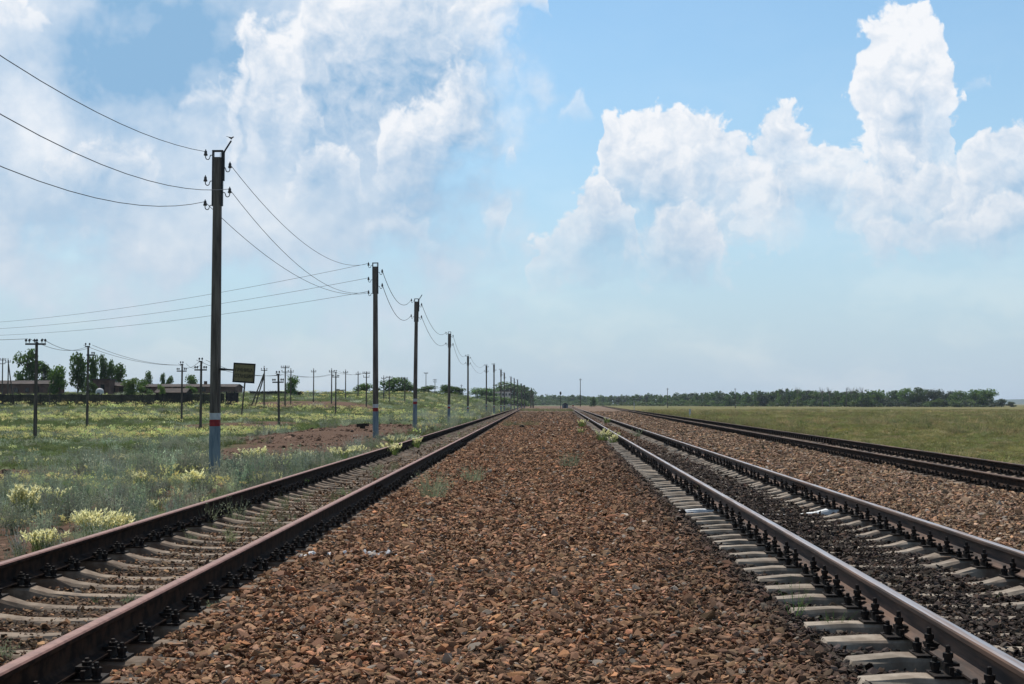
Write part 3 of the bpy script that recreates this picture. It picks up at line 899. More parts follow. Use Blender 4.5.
POLE_H = 7.45
def band_pole(label, px, ptop, pbase, hooks, bracket=False, k=None, lean=0.0, group=None, detail=True):
    k = k or (404 - ptop) / 6.0            # picture pixels per metre
    Y = F / k
    x, zb, zt = at(px, Y), CAM_H - (pbase - 404) / k, CAM_H + (404 - ptop) / k
    h = zt - zb
    root = thing('line_pole', label, 'pole', (x, Y, zb), 0, group)
    root.rotation_euler = (0, lean, R(-2))
    def shaft(z0, z1):
        w0, w1 = .116 - .030 * z0 / h, .116 - .030 * z1 / h
        b = MB()
        rings = []
        for z, w in ((z0, w0), (z1, w1)):
            c = w * .28
            rings.append([(w - c, -w, z), (w, -w + c, z), (w, w - c, z), (w - c, w, z), (-w + c, w, z), (-w, w - c, z), (-w, -w + c, z), (-w + c, -w, z)])
        return b.loft(rings)
    zp = 1.13
    shaft(-.5, zp).build('painted_foot', M['p_blue'], root)
    shaft(zp + .002, zp + .155).build('red_band', M['p_red'], root)
    shaft(zp + .157, zp + .31).build('white_band', M['p_white'], root)
    shaft(zp + .312, h - .14).build('shaft', M['pole'], root)
    w = .088
    # steel straps up both sides, joined over the top
    for s in (-1, 1):
        b = MB()
        b.box(min(s * w, s * (w + .035)) + s * .004, max(s * w, s * (w + .035)) + s * .004, -.05, .05, h - 1.30, h)
        b.box(min(s * .080, s * w), max(s * .080, s * w), -.108, -.098, h - 1.28, h - .04)
        b.build('side_strap', M['steel'], root)
    b = MB(); b.box(-w - .04, w + .04, -.05, .05, h + .001, h + .035); b.build('top_bar', M['steel'], root)
    att = {}
    for nm, s, dz in hooks:
        p = hook_insulator(root, s * (w + .035), h - dz, s)
        att[nm] = p
    if bracket:
        b = MB()
        b.box(w + .045, w + .075, -.03, .03, h - .70, h - .02)
        b.tube([(w + .06, 0, h - .03), (w + .08, 0, h + .02), (w + .23, 0, h + .26)], .022, 5)
        b.build('bent_bracket', M['steel'], root)
    root['h'] = h
    bpy.context.view_layer.update()
    mw = Matrix.Translation((x, Y, zb)) @ root.rotation_euler.to_matrix().to_4x4()
    del root['h']
    return root, {n_: mw @ p for n_, p in att.items()}, mw @ Vector((w + .23, 0, h + .26))

H5 = [('l1', -1, .08), ('l2', -1, .70), ('l3', -1, 1.28), ('r1', 1, .38), ('r2', 1, .98)]
H4 = [('l1', -1, .10), ('l3', -1, 1.0), ('r1', 1, .35), ('r2', 1, 1.05)]
ROW = 'poles with a red band along the left track'
P1, A1, TIP = band_pole('nearest and tallest line pole with red band, blue grey foot and bent bracket on top', 215.5, 150, 474, H5, True, group=ROW)
P2, A2, _ = band_pole('second banded line pole, standing on bare red earth where wires branch left', 376, 263, 438, H5, lean=R(-.4), group=ROW)
P3, A3, _ = band_pole('third banded line pole from the camera, with a stub above its top', 415, 299, 424, H4, True, lean=R(.6), group=ROW)
P4, A4, _ = band_pole('fourth banded line pole from the camera, close to the left rail', 449, 332, 422, H4, lean=R(.3), group=ROW)
P5, A5, _ = band_pole('fifth banded line pole from the camera', 468, 355, 418, H4, group=ROW)
P6, A6, _ = band_pole('sixth banded line pole, thin, next to the small bush by the left rail', 486.4, 364.5, 414, H4, group=ROW)
FAR = 'small far line poles leading to the pink building'
fars = []
for px_, top_ in ((494, 363.5), (501, 369), (504.3, 372.3), (511, 376.5), (514.2, 378), (517.6, 379.3), (521.5, 383.3), (524.5, 385)):
    k_ = (404 - top_) / 6.0
    fars.append(band_pole(('first', 'second', 'third', 'fourth', 'fifth', 'sixth', 'seventh', 'last')[len(fars)] + ' from the left of the small far line poles in front of the pink building', px_, top_, 404 + 1.62 * k_, [('l1', -1, .1), ('r2', 1, 1.0)], group=FAR)[1])

# ------------------------------------------------------------------ wires
def wire(p, q, sag, label, group, r=.0075, n_=20, off=True):
    p, q = Vector(p), Vector(q)
    b = MB()
    pts = []
    for i in range(n_ + 1):
        t_ = i / n_
        v = p.lerp(q, t_)
        v.z -= sag * 4 * t_ * (1 - t_)
        pts.append(v)
    b.tube(pts, r, 5)
    return tag(b.build('overhead_wire', M['wire'], None, True), label, 'wire', group)

WN = 'wires from the nearest pole towards the camera side'
p0 = Vector((-6.8, 3.5, 0))
wire((-7.1, 3.2, 7.30), A1['l1'], 1.06, 'top wire sagging in from the upper left to the nearest pole', WN)
wire((-6.7, 3.2, 6.55), A1['r2'], 1.33, 'middle wire from the left passing in front of the nearest pole', WN)
wire((-7.1, 3.2, 6.10), A1['l3'], 1.42, 'lowest wire from the left edge to the nearest pole', WN)
WM = 'wires between the nearest and the second pole'
wire(A1['r1'], A2['l1'], .85, 'upper sagging wire between the nearest and the second line pole', WM)
wire(A1['r2'], A2['l3'], .85, 'middle sagging wire between the nearest and the second line pole', WM)
wire(A1['l3'], A2['l3'] + Vector((0, 0, -.06)), .75, 'lowest sagging wire between the nearest and the second line pole', WM)
# off to a branch pole beyond the left edge of the view
bx, by = -38.5, 86.0
bz = float(ground_z(bx, by))
WB = 'wires branching left from the second pole'
for nm, dz, w_ in (('l1', 6.56, 'top'), ('l2', 6.22, 'middle'), ('l3', 5.86, 'lowest')):
    wire(A2[nm], (bx + .2, by, dz), 0.50, w_ + ' of the three long wires running left from the second pole', WB)
WF = 'wires along the further poles of the row'
names = ('second and third', 'third and fourth', 'fourth and fifth', 'fifth and sixth')
for (a_, b_), w_ in zip(((A2, A3), (A3, A4), (A4, A5), (A5, A6)), names):
    wire(a_['r1'], b_['l1'], .8, 'upper wire between the ' + w_ + ' line poles', WF, .013)
    wire(a_['r2'], b_['l3'], .8, 'lower wire between the ' + w_ + ' line poles', WF, .013)

# ------------------------------------------------------------------ a small bird on the bracket of the nearest pole
bd = thing('bird', 'small dark bird perched on the bracket tip of the nearest pole', 'bird', TIP + Vector((.0, 0, .012)), R(35))
bd.scale = (.62, .62, .62)
b = MB()
prof = [(-.125, .118, .006), (-.10, .112, .012), (-.06, .098, .030), (-.02, .085, .040), (.02, .088, .040), (.045, .108, .032), (.062, .130, .029), (.082, .140, .026), (.098, .138, .015), (.105, .136, .005)]
b.loft([[(x, r_ * math.cos(a) * .8, z + r_ * math.sin(a)) for a in np.linspace(0, 2 * math.pi, 8, False)] for x, z, r_ in prof])
b.build('body', M['bird'], bd, True)
b = MB(); b.loft([[(-.09, y, z) for y, z in ((-.014, .112), (.014, .112), (.012, .122), (-.012, .122))], [(-.205, y, z) for y, z in ((-.022, .130), (.022, .130), (.020, .134), (-.020, .134))]]); b.build('tail', M['bird'], bd)
for s in (-1, 1):
    b = MB(); b.loft([[(.03, s * .030, .112), (.03, s * .038, .095), (.03, s * .030, .075)], [(-.05, s * .030, .112), (-.05, s * .040, .10), (-.05, s * .030, .080)], [(-.13, s * .014, .122), (-.13, s * .016, .118), (-.13, s * .012, .114)]]); b.build('wing', M['bird'], bd)
    b = MB(); b.tube([(.005, s * .014, .06), (.0, s * .014, .03), (.008, s * .014, 0)], .003, 4); b.tube([(.008, s * .014, .002), (.028, s * .016, .0)], .0025, 4); b.build('leg', M['steel'], bd)
b = MB(); b.loft([[(.100, -.006, .134), (.100, .006, .134), (.100, 0, .142)], [(.124, -.001, .133), (.124, .001, .133), (.124, 0, .135)]]); b.build('beak', M['steel'], bd)

# ------------------------------------------------------------------ the yellow plate held out from the nearest pole
k1 = 254 / 6.0
Y1 = F / k1 - .16
sg = thing('sign_plate', 'small faded yellow sign framed in black with two text lines, beside the nearest pole', 'sign', (at(244, Y1), Y1, z_at(373, Y1)), 0)
sg.rotation_euler = (0, R(3.5), R(-10))
b = MB(); b.box(-.245, .245, -.006, .006, -.195, .195); b.build('plate', M['s_yellow'], sg)
b = MB()
for x0, x1, z0, z1 in ((-.27, .27, .195, .232), (-.27, .27, -.232, -.195), (-.27, -.243, -.1949, .1949), (.243, .27, -.1949, .1949)):
    b.box(x0, x1, -.012, .012, z0, z1)
b.build('frame', M['s_black'], sg)
b = MB(); b.box(-.66, -.272, -.012, .012, .035, .075); b.build('arm', M['s_black'], sg)
b = MB(); b.loft([[(-.60 + r_ * math.cos(a) - .11, .13 + r_ * math.sin(a), z) for a in np.linspace(0, 6.28, 12, False)] for z, r_ in ((.025, .172), (.085, .172))]); 
b.build('clamp', M['s_black'], sg)
for txt, z in (('ГРАНИЦА', .028), ('СТАНЦИИ', -.112)):
    cu = bpy.data.curves.new('lettering', 'FONT')
    cu.body = txt; cu.size = .115; cu.align_x = 'CENTER'; cu.extrude = .002; cu.offset = .0018
    cu.materials.append(M['s_black'])
    o = link('lettering', cu, sg, (0, -.0085, z), (R(90), 0, 0))
    o.scale = (.80, 1.0, 1.0)

# ------------------------------------------------------------------ thin poles out in the field
def field_pole(label, px, ptop, pbase, style='t', Y=None, lean=0.0, width=.11, h_m=6.0, legs=()):
    if Y is None:
        g = hit(px, pbase)
        Y, x, zb = g.y, g.x, g.z
    else:
        x, zb = at(px, Y), z_at(pbase, Y)
    h = max(2.0, (pbase - ptop) * Y / F)
    root = thing('telegraph_pole', label, 'pole', (x, Y, zb), 0, 'thin poles out in the left field')
    root.rotation_euler = (0, lean, 0)
    b = MB(); b.tube([(0, 0, -.5), (0, 0, h * .5), (0, 0, h)], [width, width * .85, width * .7], 6); b.build('shaft', M['pole_wood'], root)
    px1 = Y / F
    def arm(z, half, pins):
        c = MB(); c.box(-half, half, -.19, -.11, z - .045, z + .045); a = c.build('crossarm', M['steel'], root)
        for q in pins:
            d = MB(); d.lathe([(.02, .0), (.02, .07), (.06, .08), (.065, .14), (.04, .19), (.02, .21)], 6, (q * half, -.15, z + .062)); d.build('insulator', M['porcelain'], a)
    if style == 'T':                 # flat crossarm on the very top with three pairs of insulators
        arm(h - .12, .52, (-.95, -.62, -.12, .12, .62, .95))
    elif style == 'side':            # top pins and one short arm on the right
        arm(h - .06, .16, (-.9, .9)); 
        c = MB(); c.box(-.06, .52, -.19, -.11, h - .72, h - .62); a = c.build('crossarm', M['steel'], root)
        for q in (.33, .47):
            d = MB(); d.lathe([(.02, .0), (.02, .06), (.055, .07), (.06, .13), (.03, .18)], 6, (q, -.15, h - .618)); d.build('insulator', M['porcelain'], a)
    elif style == 'low':             # crossarm well below the top
        arm(h - .62, .42, (-.9, -.55, .55, .9)); arm(h - .05, .12, (-.8, .8))
    elif style == 't':
        arm(h - .30, .40, (-.85, .85)); arm(h - .02, .10, (0,))
    elif style == 'v':               # two arms
        arm(h - .30, .55, (-.9, -.45, .45, .9)); arm(h - .85, .45, (-.9, .9))
    for lx in legs:                  # slanting props
        x2 = (lx[0] - px) * px1
        z2 = (pbase - lx[1]) * px1
        c = MB(); c.tube([(x2, .0, z2 - .4), (x2 * .02, -.0, h * lx[2])], width * .8, 6); c.build('prop', M['pole_wood'], root)
    return root, Vector((x, Y - .15, zb + h)), h

T = {}
T['a'] = field_pole('nearest field pole on the far left with six insulators along its top crossarm', 35, 342, 439, 'T')
T['b'] = field_pole('field pole with a short side arm before the tall dark trees on the left', 87, 346, 427, 'side')
T['c'] = field_pole('field pole with a low crossarm, in front of the dark hut on the left', 181.5, 364, 423, 'low')
T['d'] = field_pole('field pole with a low crossarm just left of the nearest banded pole', 200.5, 361, 429, 'low')
field_pole('field pole with two slanting props right of the yellow sign', 264, 368, 409, 't', legs=((249, 409, .86), (253.5, 408, .80)))
T['f'] = field_pole('leaning field pole with a low crossarm, left of the round bush', 279, 374, 426.5, 'low', lean=R(-1.2))
field_pole('tall pole with two crossarms immediately left of the round bush', 285, 365.5, 408, 'v')
field_pole('pole rising out of the round bush', 290.7, 370, 405, 't')
field_pole('slim distant pole midway between the round bush and the red earth strip', 313.5, 370, 402, 't')
field_pole('left one of two neighbouring slim poles on the skyline by the red earth strip', 331.5, 370, 404, 't')
T['k'] = field_pole('nearer, darker one of the two neighbouring poles, standing on the red earth strip', 335.6, 372, 414, 'low')
field_pole('slim distant pole on the skyline right of the red earth strip', 345.5, 371, 400, 't')
field_pole('small skyline pole on the left of the round skyline bush', 358, 372.6, 399, 't')
T['n'] = field_pole('dark field pole in front of the round skyline bush beside the second banded pole', 366.3, 371.5, 407, 'v')
field_pole('left one of two poles in front of the trees right of the second banded pole', 383.7, 377, 402, 't')
field_pole('right one of two poles in front of the trees right of the second banded pole', 389.2, 376, 403, 'v')
field_pole('pole in front of the trees just left of the third banded pole', 404.8, 377, 402, 'v')
field_pole('distant pole with a wide flat top, above the trees right of the third banded pole', 426, 373, 396, 'T', Y=330)
field_pole('short distant pole above the trees left of the fourth banded pole', 435, 379, 397, 'v', Y=360)
field_pole('tiny far pole left of the fifth banded pole', 461.5, 385, 399, 't', Y=420)
field_pole('leftmost pole at the picture edge, before the ruined brick building', 2.5, 358, 398, 'v', Y=190)
field_pole('pole with a slanting prop near the left picture edge', 8.2, 360, 400, 't', Y=185, legs=((14, 399, .9),))
field_pole('pale thin post in front of the black fence near the left edge', 50, 388, 405.5, 'none', Y=176, width=.09)
field_pole('lone tall pole beyond the tracks right of the signal', 580.3, 379, 405, 't', Y=410, width=.14)
field_pole('far pole rising from the tree line in the right half', 667.4, 388.5, 406.5, 't', Y=520, width=.15)
field_pole('farther pole rising from the tree line further right', 735, 388.5, 407, 't', Y=540, width=.15)
# a slanting post under the yellow sign, and the branch pole just beyond the left edge of the view
g = hit(241, 418)
kx = g.y / F
ps_ = thing('slanting_post', 'thin slanting post in the field behind the yellow sign', 'post', g)
b = MB(); b.tube([(0, 0, -.3), (3.6 * kx, 0, 36 * kx)], .09, 6); b.build('shaft', M['pole_wood'], ps_)
# a stout grey mast between the tracks far away
g = hit(532, 405.6)
mt = thing('twin_mast', 'stout grey twin mast far away beside the end of the left track', 'mast', (at(532, 470), 470, -.3))
for q in (-.42, .42):
    b = MB(); b.tube([(q, 0, -.5), (q * .8, 0, 6.4 - q)], [.26, .2], 6); b.build('leg', M['pole'], mt)
b = MB(); b.box(-.5, .5, -.08, .08, 4.2, 4.5); b.box(-.5, .5, -.08, .08, 1.6, 1.85); b.build('crossbar', M['pole'], mt)

WT = 'thin wires between the field poles'
def top(k, dx=0, dz=.0):
    r_, p, h = T[k]
    return p + Vector((dx, 0, dz))
wire((-46, 64, 4.9), top('a', -.4, .15), .3, 'left field wire ending at the flat crossarm', WT, .012)
for k_, (p, q) in enumerate((('a', 'b'), ('b', 'c'), ('c', 'd'), ('d', 'f'), ('f', 'k'), ('k', 'n'))):
    for dx, w_ in ((-.3, 'left'), (.35, 'right')):
        wire(top(p, dx, .05 if p != 'a' else .15), top(q, dx * .5, -.1), .4, w_ + ' wire of the field line, ' + ('first', 'second', 'third', 'fourth', 'fifth', 'sixth')[k_] + ' span from the left', WT, .014)

# signal, hut and small trackside things far away
sgx = thing('signal_mast', 'small dark railway signal on a mast, far away beside the used track', 'signal', (at(560.5, 400), 400, -.3))
b = MB(); b.tube([(0, 0, -.3), (0, 0, 4.4)], .09, 6); b.build('mast', M['steel'], sgx)
b = MB(); b.loft([[(.30 * math.cos(a), -.1, 5.0 + .55 * math.sin(a)) for a in np.linspace(0, 6.28, 12, False)], [(.30 * math.cos(a), .06, 5.0 + .55 * math.sin(a)) for a in np.linspace(0, 6.28, 12, False)]]); b.build('backboard', M['s_black'], sgx)
for z in (4.72, 5.28):
    b = MB(); b.loft([[(.13 * math.cos(a), y, z + .13 * math.sin(a)) for a in np.linspace(0, 6.28, 8, False)] for y in (-.35, -.102)]); b.build('lamp_hood', M['s_black'], sgx)
ht = thing('trackside_hut', 'small dark blue hut far away between the tracks', 'hut', (at(565, 440), 440, -.3))
ht.scale = (.8, .8, .8)
b = MB(); b.box(-1.2, 1.2, -1, 1, 0, 1.9); b.build('wall', M['hut'], ht)
b = MB(); b.loft([[(-1.35, y, 1.902), (1.35, y, 1.902), (0, y, 2.7)] for y in (-1.15, 1.15)]); b.build('roof', M['steel'], ht)
b = MB(); b.box(-.35, .35, -1.03, -1.002, .05, 1.7); b.build('door', M['steel'], ht)
ds = thing('dwarf_signal', 'tiny red trackside marker far away right of the blue hut', 'marker', (at(573, 420), 420, -.2))
b = MB(); b.tube([(0, 0, -.2), (0, 0, .9)], .05, 5); b.build('post', M['steel'], ds)
b = MB(); b.loft([[(.28 * math.cos(a), y, 1.1 + .28 * math.sin(a)) for a in np.linspace(0, 6.28, 10, False)] for y in (-.03, .03)]); b.build('disc', M['p_red'], ds)
for px_, p0_, p1_, Y_, lb in ((689.6, 409, 418.5, 150, 'white marker post in the grass just beyond the third track'), (634, 402.5, 408.5, 300, 'tiny white marker post far along the third track')):
    mp = thing('marker_post', lb, 'post', (at(px_, Y_), Y_, z_at(p1_, Y_)))
    hh = (p1_ - p0_) * Y_ / F
    b = MB(); b.box(-.07, .07, -.05, .05, -.3, hh * .5); b.build('post', M['p_white'], mp)
    b = MB(); b.box(-.11, .11, -.075, -.051, hh * .5, hh); b.build('plate', M['p_white'], mp)

# dark broken trough on the red earth, a lump on the ballast
g = hit(363, 428.5)
kx = g.y / F
tr = thing('wooden_trough', 'dark broken wooden trough lying on the red earth left of the second banded pole', 'trough', g, R(8))
tr.scale = (.72, .72, .72)
for nm, bx_ in (('plank', (-.36, .36, -.16, .16, .14, .18)), ('plank', (-.42, .42, -.20, -.161, .13, .34)), ('plank', (-.42, .42, .161, .20, .13, .30)), ('plank', (-.419, -.38, -.16, .16, .181, .30)), ('foot', (-.2, .16, -.12, .12, -.05, .138))):
    b = MB(); b.box(*bx_); o = b.build(nm, M['plank'], tr); o.rotation_euler = (0, R(-4), 0)

# ------------------------------------------------------------------ black board fence, far buildings on the rise
def fence(label, p0, p1, h, step, gap=.02, pale=None):
    (xa, ya), (xb, yb) = p0, p1
    L_ = math.hypot(xb - xa, yb - ya)
    ang = math.atan2(yb - ya, xb - xa)
    root = thing('board_fence', label, 'fence', (xa, ya, float(ground_z(xa, ya))), ang)
    b, c = MB(), MB()
    rg = random.Random(int(L_ * 10))
    n_ = int(L_ / step)
    z0 = float(ground_z(xa, ya))
    for i in range(n_):
        x = i * step
        zz = float(ground_z(xa + x * math.cos(ang), ya + x * math.sin(ang))) - z0
        hh = h * (1 + .06 * (fnoise(x, 0, .08, 2) - .5) * 2) + rg.uniform(-.05, .04)
        b.box(x, x + step - gap, rg.uniform(-.012, 0), .025, zz - .2, zz + hh)
    for i in range(0, n_, max(1, int(3.0 / step))):
        x = i * step
        zz = float(ground_z(xa + x * math.cos(ang), ya + x * math.sin(ang))) - z0
        o = MB(); o.box(-.07, .07, .03, .17, zz - .4, zz + h + .08)
        oo = o.build('post', M['fence'], root); oo.location = (x, 0, 0)
    tag(b.build('boards', M['fence'], root), kind='stuff')
    return root
fence('long black board fence across the rise on the left, before the houses', (at(-60, 182), 182), (at(225, 180), 180), 1.55, .16)
e0 = (at(225, 180) + .3, 180)
fence('short taller end of the black fence, left of the yellow sign', e0, (at(239, 184), 184), 1.75, .16)
fence('low black fence across the rise right of the yellow sign', (at(250, 262), 262), (at(304, 258), 258), .85, .16)

def gable_house(label, x, Y, w, d, hw, hr, wall_m, roof_m, windows=(), doors=(), rz=0.0, over=.25, chimney=None, cat='house', name='house', flat=False):
    root = thing(name, label, cat, (x, Y, float(ground_z(x, Y)) - .1), rz)
    b = MB()
    if flat:
        b.box(-w / 2, w / 2, -d / 2, d / 2, -.6, hw)
    else:
        b.loft([[(sx, -d / 2, -.6), (sx, d / 2, -.6), (sx, d / 2, hw), (sx, 0, hw + hr - .06), (sx, -d / 2, hw)] for sx in (-w / 2, w / 2)])
    b.build('wall', wall_m, root)
    rf = MB()
    if flat:
        rf.box(-w / 2 - over, w / 2 + over, -d / 2 - over, d / 2 + over, hw + .002, hw + hr)
    else:
        sl = hr / (d / 2)
        for s in (-1, 1):
            rf.loft([[(sx, s * (d / 2 + over), hw - sl * over + .05), (sx, s * .002, hw + hr + .05), (sx, s * .002, hw + hr + .17), (sx, s * (d / 2 + over), hw - sl * over + .17)] for sx in (-w / 2 - over, w / 2 + over)])
    ro = rf.build('roof', roof_m, root)
    if chimney is not None:
        c = MB(); c.box(chimney - .3, chimney + .3, -.3, .3, hw + hr * .6, hw + hr + .8); c.build('chimney', M['brick'], ro)
    for (wx, wz, ww, wh) in windows:
        f_ = MB()
        for q in ((-ww / 2 - .08, -ww / 2, -.0, wh), (ww / 2, ww / 2 + .08, 0, wh), (-ww / 2 - .08, ww / 2 + .08, wh, wh + .08), (-ww / 2 - .12, ww / 2 + .12, -.09, 0)):
            f_.box(wx + q[0], wx + q[1], -d / 2 - .06, -d / 2 - .002, wz + q[2], wz + q[3])
        fo = f_.build('window', M['p_white'] if wall_m is M['plaster'] else M['roof'], root)
        p_ = MB(); p_.box(wx - ww / 2, wx + ww / 2, -d / 2 - .02, -d / 2 - .003, wz, wz + wh); p_.build('pane', M['glass'], fo)
    for (wx, ww, wh) in doors:
        p_ = MB(); p_.box(wx - ww / 2, wx + ww / 2, -d / 2 - .04, -d / 2 - .003, -.05, wh); p_.build('door', M['plank'], root)
    return root

def pxw(a, Y): return a * Y / F
# ruined brick range at the left edge
gable_house('long ruined brown brick building at the left edge of the view', at(18, 262), 262, pxw(80, 262), 8, 2.2, .7, M['brick'], M['roof'], [(pxw(q, 262), .7, .7, .8) for q in (-26, -14, 6, 17)], [(pxw(26, 262), 1.1, 1.8)], name='brick_ruin', cat='ruin')
gable_house('small square brick tower block between the trees on the left', at(104, 268), 268, pxw(16, 268), 4, 3.0, .3, M['brick'], M['roof'], [(.4, 1.2, .7, .9)], flat=True, name='brick_building', cat='building')
gable_house('brick lean-to shed with a sheet roof, among bushes left of the hut', at(121, 272), 272, pxw(20, 272), 5, 1.7, .7, M['brick'], M['roof'], [(-.8, .6, .6, .7)], [(.9, .9, 1.6)], name='brick_shed', cat='shed')
gable_house('long low brick building with a brown roof behind the hut', at(192, 285), 285, pxw(94, 285), 8, 1.5, .6, M['brick'], M['roof'], [(pxw(q, 285), .7, .8, .9) for q in (-38, -26, -12, 2, 16, 30)], chimney=3.0, name='long_house', cat='house')
gable_house('black hut with a light brown roof just behind the black fence', at(174, 205), 205, pxw(29, 205), 4, 1.45, .6, M['fence'], M['roof'], [], [(-1.2, .8, 1.0)], name='black_hut', cat='hut')
# white rounded tank
tk = thing('storage_tank', 'whitish round topped tank between the trees on the left', 'tank', (at(100, 255), 255, float(ground_z(at(100, 255), 255)) - .1))
b = MB(); b.lathe([(.8, -.4), (.8, .8), (.72, 1.15), (.5, 1.42), (.22, 1.55), (.01, 1.58)], 14); b.build('shell', M['tank'], tk, True)
b = MB(); b.box(-.25, .25, -.86, -.78, .1, .7); b.build('hatch', M['roof'], tk)
# railing beyond the fence end
rl = thing('metal_railing', 'thin metal railing behind the end of the black fence', 'railing', (at(222, 186), 186, float(ground_z(at(222, 186), 186))))
for i in range(7):
    b = MB(); b.tube([(i * .36, 0, -.2), (i * .36, 0, 1.95)], .035, 5); b.build('bar', M['steel'], rl)
b = MB(); b.tube([(0, 0, 1.9), (2.2, 0, 1.9)], .035, 5); b.build('rail', M['steel'], rl)
# pink building by the end of the row
pb = gable_house('pale pink two storey station building at the end of the left track', at(503, 850), 850, pxw(17, 850), 9, 9.6, .9, M['plaster'], M['roof'], [(q, z_, 1.0, 1.5) for z_ in (3.0, 6.9) for q in (-4.2, -2.1, 0, 2.1, 4.2)], [(-3.0, 1.2, 2.2)], flat=True, name='station_building', cat='building', over=.3)

# ------------------------------------------------------------------ trees
def crown_arrays(seed, n_leaf, leaf, clumps=9, base=.18, slim=1.0, gaps=.5):
    """leaf faces gathered in clumps through the crown of a tree of height 1, half width .5"""
    rg = np.random.default_rng(seed)
    cs = []
    for i in range(clumps):
        u = rg.random()
        z = base + (1 - base) * (.12 + .76 * (i + rg.random()) / clumps)
        env = math.sin(math.pi * min(1, max(0.05, (z - base) / (1 - base))) ** .8) ** .6
        a = rg.uniform(0, 6.28)
        r_ = .36 * env * math.sqrt(rg.random()) * slim
        s_ = rg.uniform(.15, .26)
        cs.append((r_ * math.cos(a), r_ * math.sin(a), min(z, 1 - s_ * .85), s_))
    cs = np.array(cs)
    w = cs[:, 3] ** 2
    k = rg.choice(len(cs), n_leaf, p=w / w.sum())
    d = rg.normal(0, 1, (n_leaf, 3)); d /= np.linalg.norm(d, axis=1, keepdims=True)
    rad = cs[k, 3:4] * (rg.random((n_leaf, 1)) ** .4) * (1 + rg.normal(0, .10, (n_leaf, 1)))
    p = cs[k, :3] + d * rad * np.array([1.15, 1.15, .9])
    nrm = d + rg.normal(0, .55, (n_leaf, 3)); nrm /= np.linalg.norm(nrm, axis=1, keepdims=True)
    t1 = np.cross(nrm, rg.normal(0, 1, (n_leaf, 3))); t1 /= np.linalg.norm(t1, axis=1, keepdims=True)
    t2 = np.cross(nrm, t1)
    s_ = leaf * rg.uniform(.6, 1.3, (n_leaf, 1))
    v = np.stack([p - t1 * s_ - t2 * s_ * .6, p + t1 * s_ - t2 * s_ * .6, p + t1 * s_ * .8 + t2 * s_ * .7, p - t1 * s_ * .7 + t2 * s_ * .8], 1)
    return v.reshape(-1, 3), np.arange(n_leaf * 4).reshape(-1, 4), cs

def tree_mesh(seed, mat, n_leaf=1500, leaf=.032, **kw):
    v, f_, cs = crown_arrays(seed, n_leaf, leaf, **kw)
    crown = np_mesh('crown', v, f_, mat)
    b = MB()
    b.tube([(0, 0, -.06), (.006, .0, .15), (-.006, .005, .45), (0, 0, .78)], [.030, .024, .016, .006], 6)
    for c in cs[::2]:
        z0 = max(.12, c[2] - .28)
        b.tube([(0, 0, z0), (c[0] * .5, c[1] * .5, z0 + (c[2] - z0) * .6), (c[0], c[1], c[2])], [.012, .008, .003], 5)
    return b.mesh('trunk', M['bark']), crown

KINDS_ = {}
for i, (k, mt_, kw) in enumerate((('dark', 'leaf_dark', {'base': .02, 'clumps': 12}), ('broad', 'leaf', {'base': .0, 'clumps': 12}), ('light', 'leaf_light', {'base': -.05, 'clumps': 8}), ('grey', 'leaf_grey', {'base': .0, 'clumps': 11}), ('tall', 'leaf_dark', {'base': .04, 'slim': .75, 'clumps': 11}), ('bush', 'leaf', {'base': -.05, 'clumps': 7}))):
    KINDS_[k] = [tree_mesh(40 + 7 * i + j, M[mt_], **kw) for j in range(2)]
_tn = [0]
GS = 'trees on the skyline right of the second banded pole'
def tree(label, px, ptop, wpx, Y, kind='broad', name='tree', pbase=None, group=None, cat=None):
    x = at(px, Y)
    zb = float(ground_z(x, Y)) if pbase is None else z_at(pbase, Y)
    h = z_at(ptop, Y) - zb
    w = wpx * Y / F
    _tn[0] += 1
    root = thing(name, label, cat or ('bush' if name == 'bush' else 'tree'), (x, Y, zb), (_tn[0] * 2.4) % 6.28, group)
    root.scale = (w * 1.25, w * 1.25, h * 1.03) if group != GS else (w * 1.6, w * 1.6, h * 1.05)
    tm, cm = KINDS_[kind][_tn[0] % 2]
    link('trunk', tm, root); link('crown', cm, root)
    return root
GL = 'trees among the houses on the left rise'
tree('big round dark tree behind the ruined brick building at the far left', 27, 349, 25, 275, 'dark', group=GL)
tree('broad dark tree just right of the big round one, behind the ruin', 43.5, 362, 19, 278, 'dark', group=GL)
tree('lighter bushy tree right of the ruined brick building', 60, 366, 22, 258, 'broad', group=GL)
tree('tallest dark tree left of the small brick tower, behind the field pole', 78, 353, 19, 268, 'tall', group=GL)
tree('dark slender tree right behind the small brick tower', 93, 355, 13, 285, 'tall', group=GL)
tree('second slender tree behind the small brick tower', 103, 355, 12, 290, 'tall', group=GL)
tree('narrow dark tree at the right end of the tall group', 111, 360, 9, 290, 'tall', group=GL)
tree('dense round tree right of the tall group on the left', 121, 364, 18, 292, 'dark', group=GL)
tree('light green bush in front of the brick lean-to shed', 133, 377, 20, 250, 'light', 'bush', group=GL)
tree('low dark bush beside the white tank', 90, 381, 14, 262, 'dark', 'bush', group=GL)
tree('wide green bush in front of the long low brick building', 146, 380, 16, 262, 'bush', 'bush', group=GL)
tree('small pointed tree above the roof of the long low building', 148.5, 371, 8, 310, 'tall', group=GL)
tree('small narrow conifer like tree behind the long roof', 163, 373, 6, 315, 'tall', group=GL)
tree('small round tree behind the long roof right of the narrow one', 170, 376, 8, 315, 'dark', group=GL)
tree('rounded tree behind the right end of the long roof', 191, 375, 15, 310, 'broad', group=GL)
tree('bright green bush against the left wall of the black hut', 161.5, 383, 9, 200, 'light', 'bush', group=GL)
tree('round green bush right of the black hut behind the fence', 190, 386, 13, 215, 'bush', 'bush', group=GL)
tree('ragged round bush rising from the low fence, right of the yellow sign', 294, 376, 14, 252, 'broad', group=GL)
